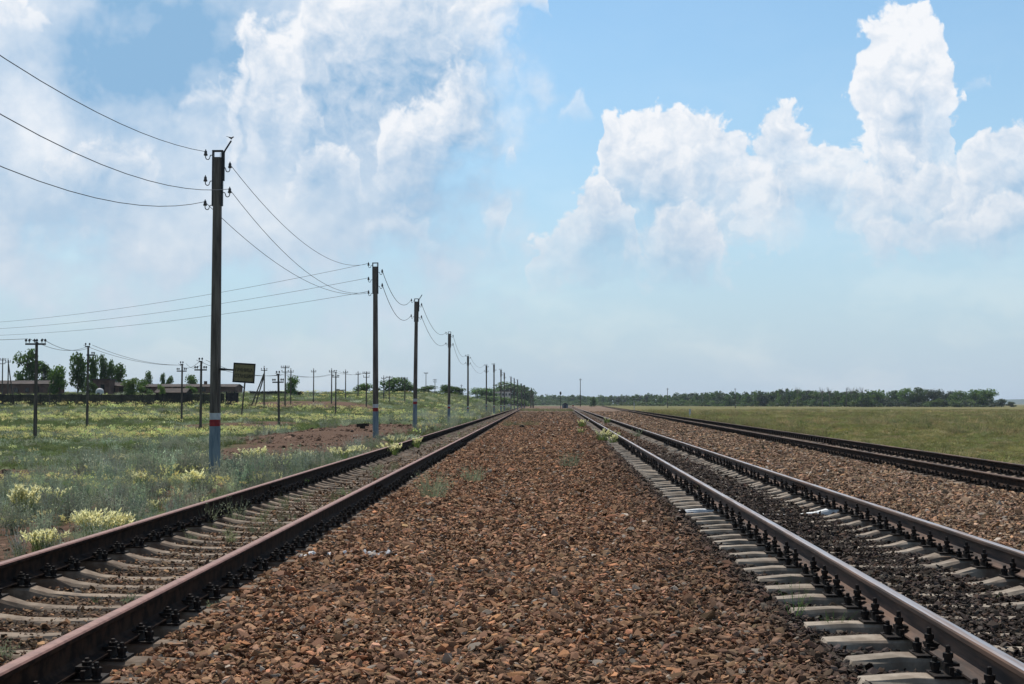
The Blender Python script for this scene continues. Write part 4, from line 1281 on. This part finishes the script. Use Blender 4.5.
tree('tiny bush on the bare skyline left of the second banded pole', 340, 389, 7, 330, 'grey', 'bush', group=GS)
tree('round green bush on the skyline just left of the second banded pole', 365, 383.5, 17, 330, 'bush', 'bush', group=GS)
tree('small bush on the skyline hidden partly by the second banded pole', 377, 387, 9, 335, 'grey', 'bush', group=GS)
tree('wide uneven tree right of the second banded pole', 394, 378, 26, 370, 'dark', group=GS)
tree('low tree between the second and third banded poles', 408, 384, 18, 372, 'broad', group=GS)
tree('round tree right of the third banded pole', 429, 386, 19, 380, 'dark', group=GS)
tree('round tree just left of the fourth banded pole', 445, 385, 14, 392, 'broad', group=GS)
tree('flat crowned tree between the fourth and fifth banded poles', 457, 387, 18, 395, 'dark', group=GS)
tree('wide dark tree left of the pink building', 482, 388, 24, 700, 'broad', group=GS)
tree('tall wide dark tree rising behind the pink building', 510, 383, 34, 930, 'dark', group=GS)
tree('dark tree at the right of the pink building, nearest the track end', 521, 386, 19, 900, 'dark', group=GS)
tree('dark tree behind the left end of the pink building', 497, 388, 14, 960, 'dark', group=GS)
for px_, pt, w_, Y_, lb in ((489, 395.5, 24, 640, 'low green bush below the left end of the pink building'), (503, 396.5, 24, 600, 'low green bush below the middle of the pink building'), (497, 402, 12, 330, 'light green bush beside the sixth banded pole'), (518, 398, 22, 760, 'light green bush below the dark tree by the track end')):
    tree(lb, px_, pt, w_, Y_, 'light', 'bush', group='low bushes by the end of the left track')
tree('lone dark upright shrub right of the lone tall pole', 593, 396.5, 6, 700, 'dark', 'bush')

# the wood along the right horizon: individual trees at its near end, one mass beyond
GR = 'trees at the near end of the right hand wood'
near_end = [(878, 390, 17, 800, 'broad', 'rounded tree in the right hand wood, at the left of the last group'), (892, 390.5, 17, 812, 'dark', 'dark tree second from the left in the last group of the right hand wood'),
 (905, 388, 18, 795, 'broad', 'wide crowned tree in the middle of the last group of the right hand wood'), (919, 387.5, 20, 790, 'dark', 'tallest tree of the last group in the right hand wood'),
 (934, 389.5, 18, 780, 'grey', 'greyish tree right of the tallest one in the right hand wood'), (947, 391, 16, 790, 'grey', 'low greyish tree two to the right of the tallest one'),
 (960, 390.5, 18, 775, 'broad', 'green tree third from the right end of the right hand wood'), (974, 389.5, 19, 770, 'broad', 'spreading tree second from the right end of the right hand wood'),
 (989, 389, 21, 765, 'broad', 'spreading green tree at the right end of the wood, before the scrub')]
for px_, pt, w_, Y_, kd, lb in near_end:
    tree(lb, px_, pt, w_, Y_, kd, group=GR)
for px_, pt, w_, Y_, kd, lb in ((871, 394, 10, 785, 'light', 'light green shrub at the gap in the right hand wood'), (1001, 399, 12, 760, 'grey', 'bare grey shrub at the right end of the wood'), (1011, 401.5, 10, 758, 'grey', 'last low grey shrub beyond the right end of the wood'), (930, 400, 14, 760, 'light', 'light green shrub at the foot of the tallest tree in the wood'), (956, 401, 14, 752, 'light', 'pale shrub at the foot of the right hand wood')):
    tree(lb, px_, pt, w_, Y_, kd, 'bush', group='shrubs at the near end of the wood')

def wood(name, label, spots, mats, n_leaf=240, leaf=.055, seed=5):
    rg = np.random.default_rng(seed)
    pr = [crown_arrays(100 + i, n_leaf, leaf, clumps=8, base=.02) for i in range(6)]
    V, Fc, MI, o = [], [], [], 0
    for (x, y, zb, w, h, mi) in spots:
        v, f_, _ = pr[rg.integers(6)]
        a = rg.uniform(0, 6.28)
        q = v.copy()
        q[:, 0], q[:, 1] = (v[:, 0] * math.cos(a) - v[:, 1] * math.sin(a)) * w * 1.1, (v[:, 0] * math.sin(a) + v[:, 1] * math.cos(a)) * w * 1.1
        q[:, 2] = v[:, 2] * h
        V.append(q + np.array([x, y, zb])); Fc.append(f_ + o); MI.append(np.full(len(f_), mi)); o += len(v)
    me_ = np_mesh(name, np.concatenate(V), np.concatenate(Fc), mats)
    me_.polygons.foreach_set('material_index', np.concatenate(MI).astype(np.int32))
    return tag(link(name, me_), label, kind='stuff')

rg = np.random.default_rng(21)
spots = []
def belt(px0, px1, Y0, Y1, top0, top1, n_, jitter, w_m, kinds=(0, 1, 2, 3), shrub=0.0):
    for i in range(n_):
        t_ = (i + rg.random()) / n_
        px = px0 + (px1 - px0) * t_
        Y = 1.0 / (1.0 / Y0 + (1.0 / Y1 - 1.0 / Y0) * t_) + rg.uniform(-12, 25)
        pt = top0 + (top1 - top0) * t_ + rg.normal(0, jitter) + 2.5 * (fnoise(px, 0, .04, 2) - .5) * 2
        x = at(px, Y); zb = -.4
        h = max(2.0, z_at(pt, Y) - zb)
        if rg.random() < shrub: h *= rg.uniform(.3, .5)
        spots.append((x, Y, zb, w_m * rg.uniform(.7, 1.35), h, int(rg.choice(kinds))))
belt(715, 872, 980, 790, 392.0, 391.0, 90, 1.2, 8.0, (0, 0, 1, 3))
belt(715, 872, 960, 780, 400, 399, 60, 1.2, 6.0, (1, 2, 2), .3)
belt(864, 1000, 785, 740, 398.5, 400, 40, 1.0, 7.0, (1, 2, 3), .3)
belt(862, 992, 830, 800, 393, 393, 24, .8, 8.0, (0, 1, 3))
belt(600, 720, 1450, 980, 395.0, 392.5, 60, .8, 10, (0, 0, 1, 3))
belt(600, 720, 1400, 960, 401, 400, 40, .8, 8.0, (1, 2), .3)
belt(520, 605, 1900, 1450, 395.6, 395.2, 46, .6, 13, (0, 0, 1))
belt(520, 605, 1850, 1400, 400.5, 400.5, 34, .6, 11, (0, 1, 2))
belt(455, 530, 1300, 1300, 396, 395, 24, .8, 11, (0, 0, 3))
wood('far_wood', 'dense green wood stretching along the right horizon', spots, [M['leaf_dark'], M['leaf'], M['leaf_light'], M['leaf_grey']])
# bare grey tree tops standing out of the wood
b = MB()
rgp = random.Random(9)
for px_ in (822, 829, 846, 851, 856, 862, 797):
    Y_ = 800; x = at(px_, Y_)
    for i in range(14):
        a = rgp.uniform(-1.0, 1.0)
        z0 = rgp.uniform(7, 9)
        L_ = rgp.uniform(2.0, 4.6)
        b.tube([(x + a * .4, Y_ + rgp.uniform(-1, 1), z0), (x + a * 1.6, Y_, z0 + L_ * .6), (x + a * 2.1 + rgp.uniform(-.4, .4), Y_, min(z0 + L_, 11.9))], [.10, .06, .03], 3)
    b.tube([(x, Y_, -.5), (x, Y_, 9)], [.2, .1], 4)
tag(b.build('bare_branches', M['twig']), 'bare grey branches poking out of the right hand wood', kind='stuff')

# ------------------------------------------------------------------ herbs and grasses
def blades(rg, n_, r0, h, w, lean=.35, segs=2, curl=.25, hvar=.35):
    """arching thin blades in one tuft: vertices and quads"""
    V, Fq = [], []
    for _ in range(n_):
        a, r_ = rg.uniform(0, 6.283), r0 * math.sqrt(rg.random())
        x, y = r_ * math.cos(a), r_ * math.sin(a)
        hh = h * (1 + rg.uniform(-hvar, hvar))
        d = a + rg.uniform(-.8, .8)
        l0 = rg.uniform(.05, lean)
        f_ = rg.uniform(0, 3.14)
        wx, wy = math.cos(f_) * w * .5, math.sin(f_) * w * .5
        o = len(V)
        for s in range(segs + 1):
            t_ = s / segs
            rr = hh * (l0 * t_ + curl * t_ * t_ * l0 * 2)
            k = 1 - .75 * t_
            cx, cy, cz = x + math.cos(d) * rr, y + math.sin(d) * rr, hh * t_ * (1 - .12 * t_ * l0 * 3) - .01
            V += [(cx - wx * k, cy - wy * k, cz), (cx + wx * k, cy + wy * k, cz)]
        Fq += [(o + 2 * s, o + 2 * s + 1, o + 2 * s + 3, o + 2 * s + 2) for s in range(segs)]
    return V, Fq

def leaflets(rg, V, Fq, n_, size, zlo=.15):
    """small leaves along the stems of a tuft"""
    base = list(V)
    for _ in range(n_):
        p = Vector(base[rg.randrange(len(base))])
        q = Vector(base[rg.randrange(len(base))])
        p = p + Vector((rg.uniform(-1, 1), rg.uniform(-1, 1), rg.uniform(-1, 1))) * size
        p.z = max(.01, p.z * rg.uniform(.5, 1))
        u = Vector((rg.gauss(0, 1), rg.gauss(0, 1), rg.gauss(0, 1) + .6)).normalized() * size
        v = u.orthogonal().normalized() * size * .28
        o = len(V)
        V += [tuple(p - v), tuple(p + v), tuple(p + u + v * .5), tuple(p + u - v * .5)]
        Fq.append((o, o + 1, o + 2, o + 3))

def plume_faces(rg, V, Fq, tip, direction, size, n_=9):
    for _ in range(n_):
        t_ = rg.uniform(-.9, .25)
        p = Vector(tip) + direction * size * t_
        u = (direction * rg.uniform(.3, 1.0) + Vector((rg.gauss(0, 1), rg.gauss(0, 1), rg.gauss(0, .7))) * .55).normalized() * size * rg.uniform(.35, .7)
        v = u.orthogonal().normalized() * size * .11
        o = len(V)
        V += [tuple(p - v), tuple(p + v), tuple(p + u + v * .4), tuple(p + u - v * .4)]
        Fq.append((o, o + 1, o + 2, o + 3))

def tuft_mesh(name, seed, mat, n_=26, r0=.10, h=.32, w=.010, lean=.4, leaf=0, lsize=.03, **kw):
    rg_ = random.Random(seed)
    V, Fq = blades(rg_, n_, r0, h, w, lean, **kw)
    if leaf:
        leaflets(rg_, V, Fq, leaf, lsize)
    me_ = bpy.data.meshes.new(name)
    me_.from_pydata(V, [], Fq)
    me_.materials.append(mat)
    return me_

def flower_tuft(seed, n_=9, h=.28):
    """sparse tuft whose blades end in pale plumes; all one tint"""
    rg_ = random.Random(seed)
    V, Fq = [], []
    for _ in range(n_):
        x, y = rg_.gauss(0, .12), rg_.gauss(0, .12)
        hh = h * rg_.uniform(.65, 1.15)
        plume_faces(rg_, V, Fq, (x, y, hh), Vector((rg_.gauss(0, .35), rg_.gauss(0, .35), 1)).normalized(), .075, 8)
    me_ = bpy.data.meshes.new('plumes')
    me_.from_pydata(V, [], Fq)
    me_.materials.append(M['blade'])
    return me_

TUFTS = proto_collection('herb_tufts',
    [tuft_mesh('sage', 200 + i, M['blade'], 26, .13, .46, .011, .26, leaf=110, lsize=.040) for i in range(4)] +          # 0-3 wormwood
    [tuft_mesh('grass', 220 + i, M['blade'], 34, .12, .26, .008, .75, segs=2) for i in range(4)] +                       # 4-7 grass
    [flower_tuft(240 + i) for i in range(4)] +                                                                           # 8-11 plumes
    [tuft_mesh('cushion', 260 + i, M['blade'], 46, .34, .17, .016, .9, leaf=60, lsize=.05) for i in range(3)])           # 12-14 wide low cushion

rng = np.random.default_rng(31)
def bare(X, Y):
    """where the red earth shows"""
    m_ = np.zeros(len(X))
    for cx, cy, rx, ry in ((-9.0, 70, 5.2, 34), (-7.4, 48, 2.4, 14), (-13.0, 31, 3.5, 4.0), (-6.3, 13.0, 1.9, 4.5), (-30, 190, 14, 22), (-21, 105, 6, 18), (-60, 92, 9, 6), (-38, 63, 6, 4)):
        m_ = np.maximum(m_, np.clip(1.25 - np.sqrt(((X - cx) / rx) ** 2 + ((Y - cy) / ry) ** 2), 0, 1))
    return m_ + (fnoise(X, Y, .32, 3) - .5) * 1.1 > .42

def sow(y0, y1, per_m2, right=False):
    if right:
        x1 = y1 * .42 + 1
        n_ = int(per_m2 * (x1 - Tc(y0)) * (y1 - y0))
        Y = rng.uniform(y0, y1, n_); X = rng.uniform(Tc(y0), x1, n_)
        k = (X > Tc(Y) + 2.3) & (X < Y * .42 + 1)
    else:
        x0 = -y1 * .42 - 1
        n_ = int(per_m2 * (-3 - x0) * (y1 - y0))
        Y = rng.uniform(y0, y1, n_); X = rng.uniform(x0, -1.0, n_)
        k = (X < Lc(Y) - 1.25) & (X > -Y * .42 - 1)
    return X[k], Y[k]

G_ = {k: [] for k in 'prsit'}
def put(X, Y, s, idx, tint, zs=None):
    n_ = len(X)
    Z = np.maximum(ground_z(X, Y), bed_z(X, Y) - .03) if n_ else np.zeros(0)
    G_['p'].append(np.stack([X, Y, Z], 1))
    G_['r'].append(np.stack([rng.normal(0, .10, n_), rng.normal(0, .10, n_), rng.uniform(0, 6.28, n_)], 1))
    s = np.asarray(s)
    G_['s'].append(np.stack([s, s, s * (1 if zs is None else zs)], 1))
    G_['i'].append(idx); G_['t'].append(np.clip(tint, .005, .95))
def hue(base, n_, amp=.22):
    return np.array(base) * np.exp(rng.normal(0, amp, (n_, 1))) * np.exp(rng.normal(0, .07, (n_, 3)))

# wormwood, grass and plumes left of the line
for y0, y1, d_, sc in ((8, 20, 17, 1.0), (20, 34, 12, 1.05), (34, 55, 5.0, 1.2), (55, 90, 2.0, 1.6), (90, 140, .9, 2.1), (140, 240, .40, 2.8), (240, 430, .16, 3.6)):
    X, Y = sow(y0, y1, d_)
    br = bare(X, Y) & (rng.random(len(X)) > .06)
    X, Y = X[~br], Y[~br]
    n_ = len(X)
    near = np.exp(-(np.maximum(0, -(X - Lc(Y)) - 1.6) / 7.0))
    q = fnoise(X, Y, .18, 3)
    band = fnoise(X * .35, Y, .055, 3)
    u = rng.random(n_)
    tall = ss(3.0, 1.4, 0 * X + 0) * 0 + np.where(q > .47, 1.0, .62)
    sage = (u < np.where(near > .25, .80, .40))
    grass = ~sage & (u < .95)
    flow = ~sage & ~grass
    cush = (Y > 34) & (u < .5)
    idx = np.where(sage, rng.integers(0, 4, n_), np.where(grass, rng.integers(4, 8, n_), rng.integers(8, 12, n_)))
    idx = np.where(cush, rng.integers(12, 15, n_), idx)
    t_ = hue((.215, .240, .165), n_, .34)
    t_ = np.where(grass[:, None], hue((.112, .150, .042), n_, .3), t_)
    t_ = np.where((cush & (q < .5))[:, None], hue((.105, .132, .050), n_), t_)
    t_ = np.where(flow[:, None] & ~cush[:, None], hue((.74, .70, .33), n_, .12), t_)
    s_ = sc * rng.uniform(.5, 1.35, n_) * np.where(Y < 34, tall, 1.0) * np.where(near > .5, 1.0, .85)
    keep = ~(flow & ~cush & (band < .47))
    # shrinking towards the rail
    edge_ = ss(1.2, 2.6, -(X - Lc(Y)))
    s_ = s_ * (.45 + .55 * edge_)
    keep &= rng.random(n_) < (.35 + .65 * edge_)
    dl_ = X - Lc(Y)
    keep &= ~((Y > 36) & (Y < 112) & (dl_ < -2.7) & (dl_ > -7.5) & (rng.random(n_) < .84))          # trodden bare earth by the line
    for qx, qy in ((-7.03, 30.7), (-5.8, 55.3), (-5.5, 74.)):                                         # and round the poles
        keep &= ~((np.abs(X - qx * (1 - (qy - Y) * .012)) < .55) & (Y < qy + .4) & (Y > qy - 5.0))
    s_ = np.where((Y > 22) & (Y < 34), s_ * .8, s_)
    put(X[keep], Y[keep], s_[keep], idx[keep], t_[keep], zs=np.where(Y > 34, .75, 1.0)[keep])
# streaks of pale feathery plumes over the field
for y0, y1, d_, sc in ((14, 34, 5.0, .8), (34, 60, 3.6, 1.0), (60, 100, 1.9, 1.35), (100, 160, .9, 1.9), (160, 330, .40, 2.6)):
    X, Y = sow(y0, y1, d_)
    band = fnoise(X * .16 + 40, Y, .075, 3)
    q = fnoise(X, Y, .5, 2)
    k = (band > .60) & (q > .36) & ~bare(X, Y) & (X < Lc(Y) - 2.2)
    X, Y = X[k], Y[k]
    n_ = len(X)
    put(X, Y, sc * rng.uniform(.5, 1.1, n_), rng.integers(8, 12, n_), hue((.66, .62, .26), n_, .2), zs=np.full(n_, .75))
# the meadow on the right
for y0, y1, d_, sc in ((18, 40, 9, .8), (40, 70, 4.0, 1.0), (70, 120, 1.6, 1.5), (120, 200, .65, 2.2), (200, 340, .25, 3.2)):
    X, Y = sow(y0, y1, d_, True)
    n_ = len(X)
    band = fnoise(X * .35, Y, .05, 3)
    dry = (rng.random(n_) < np.where(band > .52, .8, .25))
    t_ = hue((.150, .155, .050), n_, .3)
    t_ = np.where(dry[:, None], hue((.28, .23, .11), n_), t_)
    idx = np.where(rng.random(n_) < .45, rng.integers(4, 8, n_), rng.integers(12, 15, n_))
    put(X, Y, sc * rng.uniform(.6, 1.2, n_), idx, t_, zs=np.full(n_, .62))
# ragged weedy margin between the third track and the meadow, and rough clumps in it
Y = 18 + 200 * rng.random(2600) ** 1.5; X = Tc(Y) + 1.7 + 1.6 * rng.random(2600)
k = fnoise(X, Y, .3, 3) > .46
put(X[k], Y[k], rng.uniform(.5, 1.3, k.sum()) * (1 + Y[k] / 160), np.where(rng.random(k.sum()) < .3, rng.integers(0, 4, k.sum()), rng.integers(4, 8, k.sum())), hue((.165, .155, .06), k.sum(), .35), zs=np.full(k.sum(), .7))
Y = 20 + 180 * rng.random(5000) ** 1.3; X = Tc(Y) + 2.5 + (Y * .42 - Tc(Y)) * rng.random(5000)
k = (fnoise(X * .4, Y, .12, 3) > .56) & (X > Tc(Y) + 2.4)
put(X[k], Y[k], rng.uniform(.9, 1.8, k.sum()) * (1 + Y[k] / 130), rng.integers(4, 8, k.sum()), np.where((rng.random(k.sum()) < .4)[:, None], hue((.075, .105, .034), k.sum(), .3), hue((.27, .22, .11), k.sum(), .3)), zs=np.full(k.sum(), .7))
# thin weeds between the rails of the left track and along the far ballast
X = Lc(0) + rng.uniform(-.62, .62, 900); Y = 14 + 110 * rng.random(900) ** 1.1
X = X + SL_L * Y
k = fnoise(X, Y, .35, 2) > .56
put(X[k], Y[k], rng.uniform(.18, .42, k.sum()), rng.integers(0, 8, k.sum()), hue((.20, .22, .12), k.sum()))
Y = 70 + 330 * rng.random(1500); X = rng.uniform(-1, 1, 1500) * (2.0 + .013 * Y) + .027 * Y
k = fnoise(X, Y, .05, 2) > .52
put(X[k], Y[k], rng.uniform(.5, 1.1, k.sum()) * (1 + Y[k] / 250), rng.integers(4, 8, k.sum()), hue((.17, .17, .08), k.sum()))
scatter('steppe_herbs', np.concatenate(G_['p']), np.concatenate(G_['r']), np.concatenate(G_['s']), np.concatenate(G_['i']), np.concatenate(G_['t']), TUFTS,
        'grey green wormwood, grass and pale feathery plumes covering the fields')
N_HERBS = sum(map(len, G_['p']))

# single plants one can point to
_seed = [500]
GF = 'feathery cream plume clumps beside the left track'
def feather_clump(label, px, py, w_px, h_px, zfun, n_=45, group=None, green=False):
    g_ = hit(px, py, zfun)
    k = g_.y / F
    grow = 1.4 if group == GF and g_.y > 22 else 1.0            # these stand among tall herbs
    W_, H_ = w_px * k * (1 + (grow - 1) * .3), h_px * k * grow
    _seed[0] += 1
    rg_ = random.Random(_seed[0])
    root = thing('feather_grass', label, 'plant', g_, 0, group)
    V, Fq, V2, F2 = [], [], [], []
    for _ in range(n_):
        x, y = rg_.uniform(-.5, .5) * W_ * .55, rg_.uniform(-.5, .5) * W_ * .35
        hh = H_ * rg_.uniform(.62, 1.0)
        dx = x * .75 + rg_.gauss(0, .12) * W_
        dy = rg_.gauss(0, .12) * W_
        o = len(V)
        w = max(.004, .9 * k * .35)
        for t_ in (0, .4, .75, 1.0):
            c = (x + dx * t_ * t_, y + dy * t_ * t_, hh * t_ * (1 - .10 * t_))
            V += [(c[0] - w * (1 - .6 * t_), c[1], c[2]), (c[0] + w * (1 - .6 * t_), c[1], c[2])]
        Fq += [(o + 2 * s, o + 2 * s + 1, o + 2 * s + 3, o + 2 * s + 2) for s in range(3)]
        d_ = Vector((dx * 1.2, dy * 1.2, hh * .8)).normalized()
        plume_faces(rg_, V2, F2, c, d_, max(.065, H_ * .22), 13)
    b1_ = MB(); b1_.add(V, Fq); b1_.build('stems', M['stem'], root)
    b2_ = MB(); b2_.add(V2, F2); b2_.build('plumes', M['plume'], root)
    # green leaves at the foot
    V3, F3 = blades(rg_, 40, W_ * .30, H_ * .6, max(.006, k * .5), .6)
    b3_ = MB(); b3_.add(V3, F3); b3_.build('leaves', M['greenstem'], root)
    return root

def weed(label, px, py, w_px, h_px, zfun, mat='sage', n_=30, group=None, leaf=60):
    g_ = hit(px, py, zfun)
    k = g_.y / F
    _seed[0] += 1
    rg_ = random.Random(_seed[0])
    root = thing('weed', label, 'weed', g_, 0, group)
    V, Fq = blades(rg_, n_, w_px * k * .32, h_px * k, max(.005, k * .55), .45)
    b_ = MB(); b_.add(V, Fq); b_.build('stems', M[mat], root)
    if leaf:
        V2, F2 = list(V), []
        leaflets(rg_, V2, F2, leaf, max(.018, k * 2.0))
        b2_ = MB(); b2_.add(V2, F2); b2_.build('leaves', M[mat], root)
    return root

GF = 'feathery cream plume clumps beside the left track'
gz = lambda x, y: np.maximum(ground_z(x, y), bed_z(x, y))
feather_clump('lowest cream plume clump at the left edge, right against the rusty rail', 45, 553, 36, 24, gz, 55, GF)
feather_clump('largest cream plume clump by the left rail, just right of the lowest one', 99, 540, 50, 30, gz, 85, GF)
feather_clump('smaller plume tuft at the right side of the largest clump', 122, 533, 18, 18, gz, 22, GF)
feather_clump('tall green stemmed plume clump among grey herbs at the left edge', 24, 520, 22, 36, gz, 36, GF)
feather_clump('pale plumes among grey herbs right of the tall clump at the left edge', 52, 506, 34, 20, gz, 24, GF)
feather_clump('small plume clump among grey herbs midway between the largest clump and the nearest pole', 140, 487, 18, 11, gz, 20, GF)
feather_clump('plume clump just left of the foot of the nearest pole', 194, 491, 17, 16, gz, 24, GF)
feather_clump('single low plume near the rail below the nearest pole', 166, 506, 9, 8, gz, 8, GF)
feather_clump('thin plume tuft left of the single low plume', 153, 512, 10, 12, gz, 8, GF)
feather_clump('plume clump right of the foot of the nearest pole', 247, 465, 20, 12, gz, 26, GF)
feather_clump('taller plume clump second right of the nearest pole foot', 259, 466, 14, 14, gz, 20, GF)
feather_clump('plume clump by the left rail, third right of the nearest pole', 284, 467, 14, 10, gz, 20, GF)
feather_clump('plume clump by the left rail between the nearest and second poles', 308, 463, 14, 9, gz, 22, GF)
feather_clump('wide plume clump left of the second pole foot', 340, 460, 22, 10, gz, 28, GF)
feather_clump('plume clump directly below the second banded pole', 356, 457, 15, 9, gz, 22, GF)
feather_clump('plume clump growing on the left rail just right of the second pole', 390, 457, 22, 11, gz, 26, GF)
feather_clump('plume clump behind the left rail right of the second pole', 396, 446, 20, 8, gz, 22, GF)
feather_clump('plume clump inside the left track below the third banded pole', 416, 449, 10, 9, gz, 16, GF)
GQ = 'plume clumps along the left rail of the used track'
feather_clump('largest yellow plume clump leaning on the near rail of the used track', 603, 441, 15, 13, gz, 22, GQ)
feather_clump('green tinged plume clump just right of the largest one on the used track', 613, 444, 10, 10, gz, 16, GQ)
feather_clump('small plume clump left of the largest one, by the near rail of the used track', 582, 427, 9, 8, gz, 14, GQ)
feather_clump('low green plume tuft on the ballast below the small clump by the used track', 581, 433, 8, 5, gz, 10, GQ)
feather_clump('plume clump against the far rail inside the used track', 607, 423, 8, 6, gz, 12, GQ)
feather_clump('pale plume tuft inside the used track right of the largest clump', 618, 437, 8, 5, gz, 10, GQ)
GW = 'weeds on the ballast and along the rails'
weed('grey green weed patch on the ballast right of the left track', 434, 498, 36, 24, gz, 'sage', 110, GW, 220)
weed('smaller weed on the ballast, right of the grey green patch', 472, 482, 28, 15, gz, 'sage', 70, GW, 120)
weed('faint weed patch in the middle of the ballast toward the used track', 569, 466, 24, 14, gz, 'sage', 44, GW, 80)
weed('upright grey weed by the near rail of the used track, above the white sleeper', 700, 499, 10, 15, gz, 'sage', 16, GW)
weed('tall thin weed among the sleeper ends at the lower right', 794, 616, 17, 34, gz, 'greenstem', 16, GW, 20)
weed('bright low grass tuft beside the tall thin weed at the lower right', 834, 630, 26, 20, gz, 'greenstem', 34, GW, 0)
weed('tiny green grass between the rails of the used track at the right edge', 993, 597, 18, 6, gz, 'greenstem', 18, GW, 0)
weed('grey weed against the far rail of the used track', 637, 437, 7, 8, gz, 'sage', 12, GW)
weed('tall grey weed tuft inside the left track against its left rail', 206, 527, 24, 24, gz, 'sage', 34, GW)
weed('grey weed inside the left track right of the tall tuft', 236, 520, 26, 20, gz, 'sage', 34, GW)
weed('green weed inside the left track below the first plumes', 96, 541 + 60, 9, 6, gz, 'greenstem', 10, GW, 0)
weed('small bluish weed between sleepers of the left track', 128, 602, 16, 9, gz, 'sage', 14, GW)
weed('bluish weed at the lower left picture edge inside the track', 6, 657, 16, 18, gz, 'sage', 18, GW)
weed('green weed against the right rail of the left track, midway up', 300, 489, 16, 10, gz, 'greenstem', 18, GW)
weed('grey weed beside the right rail of the left track, upper part', 376, 478, 10, 12, gz, 'sage', 14, GW)
weed('low bluish herb on the stones right of the left track at the lower left', 213, 608, 16, 7, gz, 'sage', 20, GW)

# a few larger single stones and lumps
def single_stone(label, px, py, w_px, col, seed, flat=.7, name='stone'):
    g_ = hit(px, py, gz)
    k = g_.y / F
    bm = bmesh.new()
    rg_ = random.Random(seed)
    for _ in range(22):
        d = Vector((rg_.gauss(0, 1), rg_.gauss(0, 1), rg_.gauss(0, 1))).normalized()
        bm.verts.new((d.x * .5, d.y * .42, d.z * .5 * flat))
    bmesh.ops.convex_hull(bm, input=bm.verts)
    bmesh.ops.delete(bm, geom=[v for v in bm.verts if not v.link_faces], context='VERTS')
    me_ = bpy.data.meshes.new(name); bm.to_mesh(me_); bm.free()
    me_.materials.append(col)
    o = link(name, me_, None, g_ + Vector((0, 0, w_px * k * .16)), (rg_.uniform(-.2, .2), .1, rg_.uniform(0, 6)))
    s = w_px * k
    o.scale = (s, s, s)
    return tag(o, label, 'stone')
ST1 = plain('pale_stone', (.30, .25, .21), (.42, .36, .31), 5.0, .93, .2, .01)
ST2 = plain('dark_stone', (.02, .017, .015), (.05, .042, .036), 5.0, .9, .2, .01)
single_stone('pale grey block stone beside the right rail of the left track at the lower left', 126, 660, 17, ST1, 3)
single_stone('pale flat stone by the rail foot near the lower left corner', 153, 644, 15, ST1, 4, .4)
single_stone('dark lump lying on the far middle ballast', 522, 427.5, 6, ST2, 5, .6)
single_stone('small dark clod on the red earth left of the wooden trough', 352, 432, 4, ST2, 6)
single_stone('pale flat stone at the end of a sleeper right of the left track', 176, 629, 20, ST1, 7, .35)
print('stones', N_STONES, 'herbs', N_HERBS)

# ------------------------------------------------------------------ haze: the air of a warm day, one closed box round everything
HAZE = 0.00007
m, t, b = new_mat('haze')
m.node_tree.nodes.remove(b)
pv = t.n('ShaderNodeVolumePrincipled', {'Color': (.80, .88, 1.0, 1.0), 'Density': HAZE, 'Anisotropy': 0.0})
t.set(m.node_tree.nodes['Material Output'].inputs['Volume'], pv)
hb = MB(); hb.box(-9500, 9500, -900, 9600, -3.0, 40.0)
tag(hb.build('haze', m), 'pale haze over the far fields', kind='stuff')
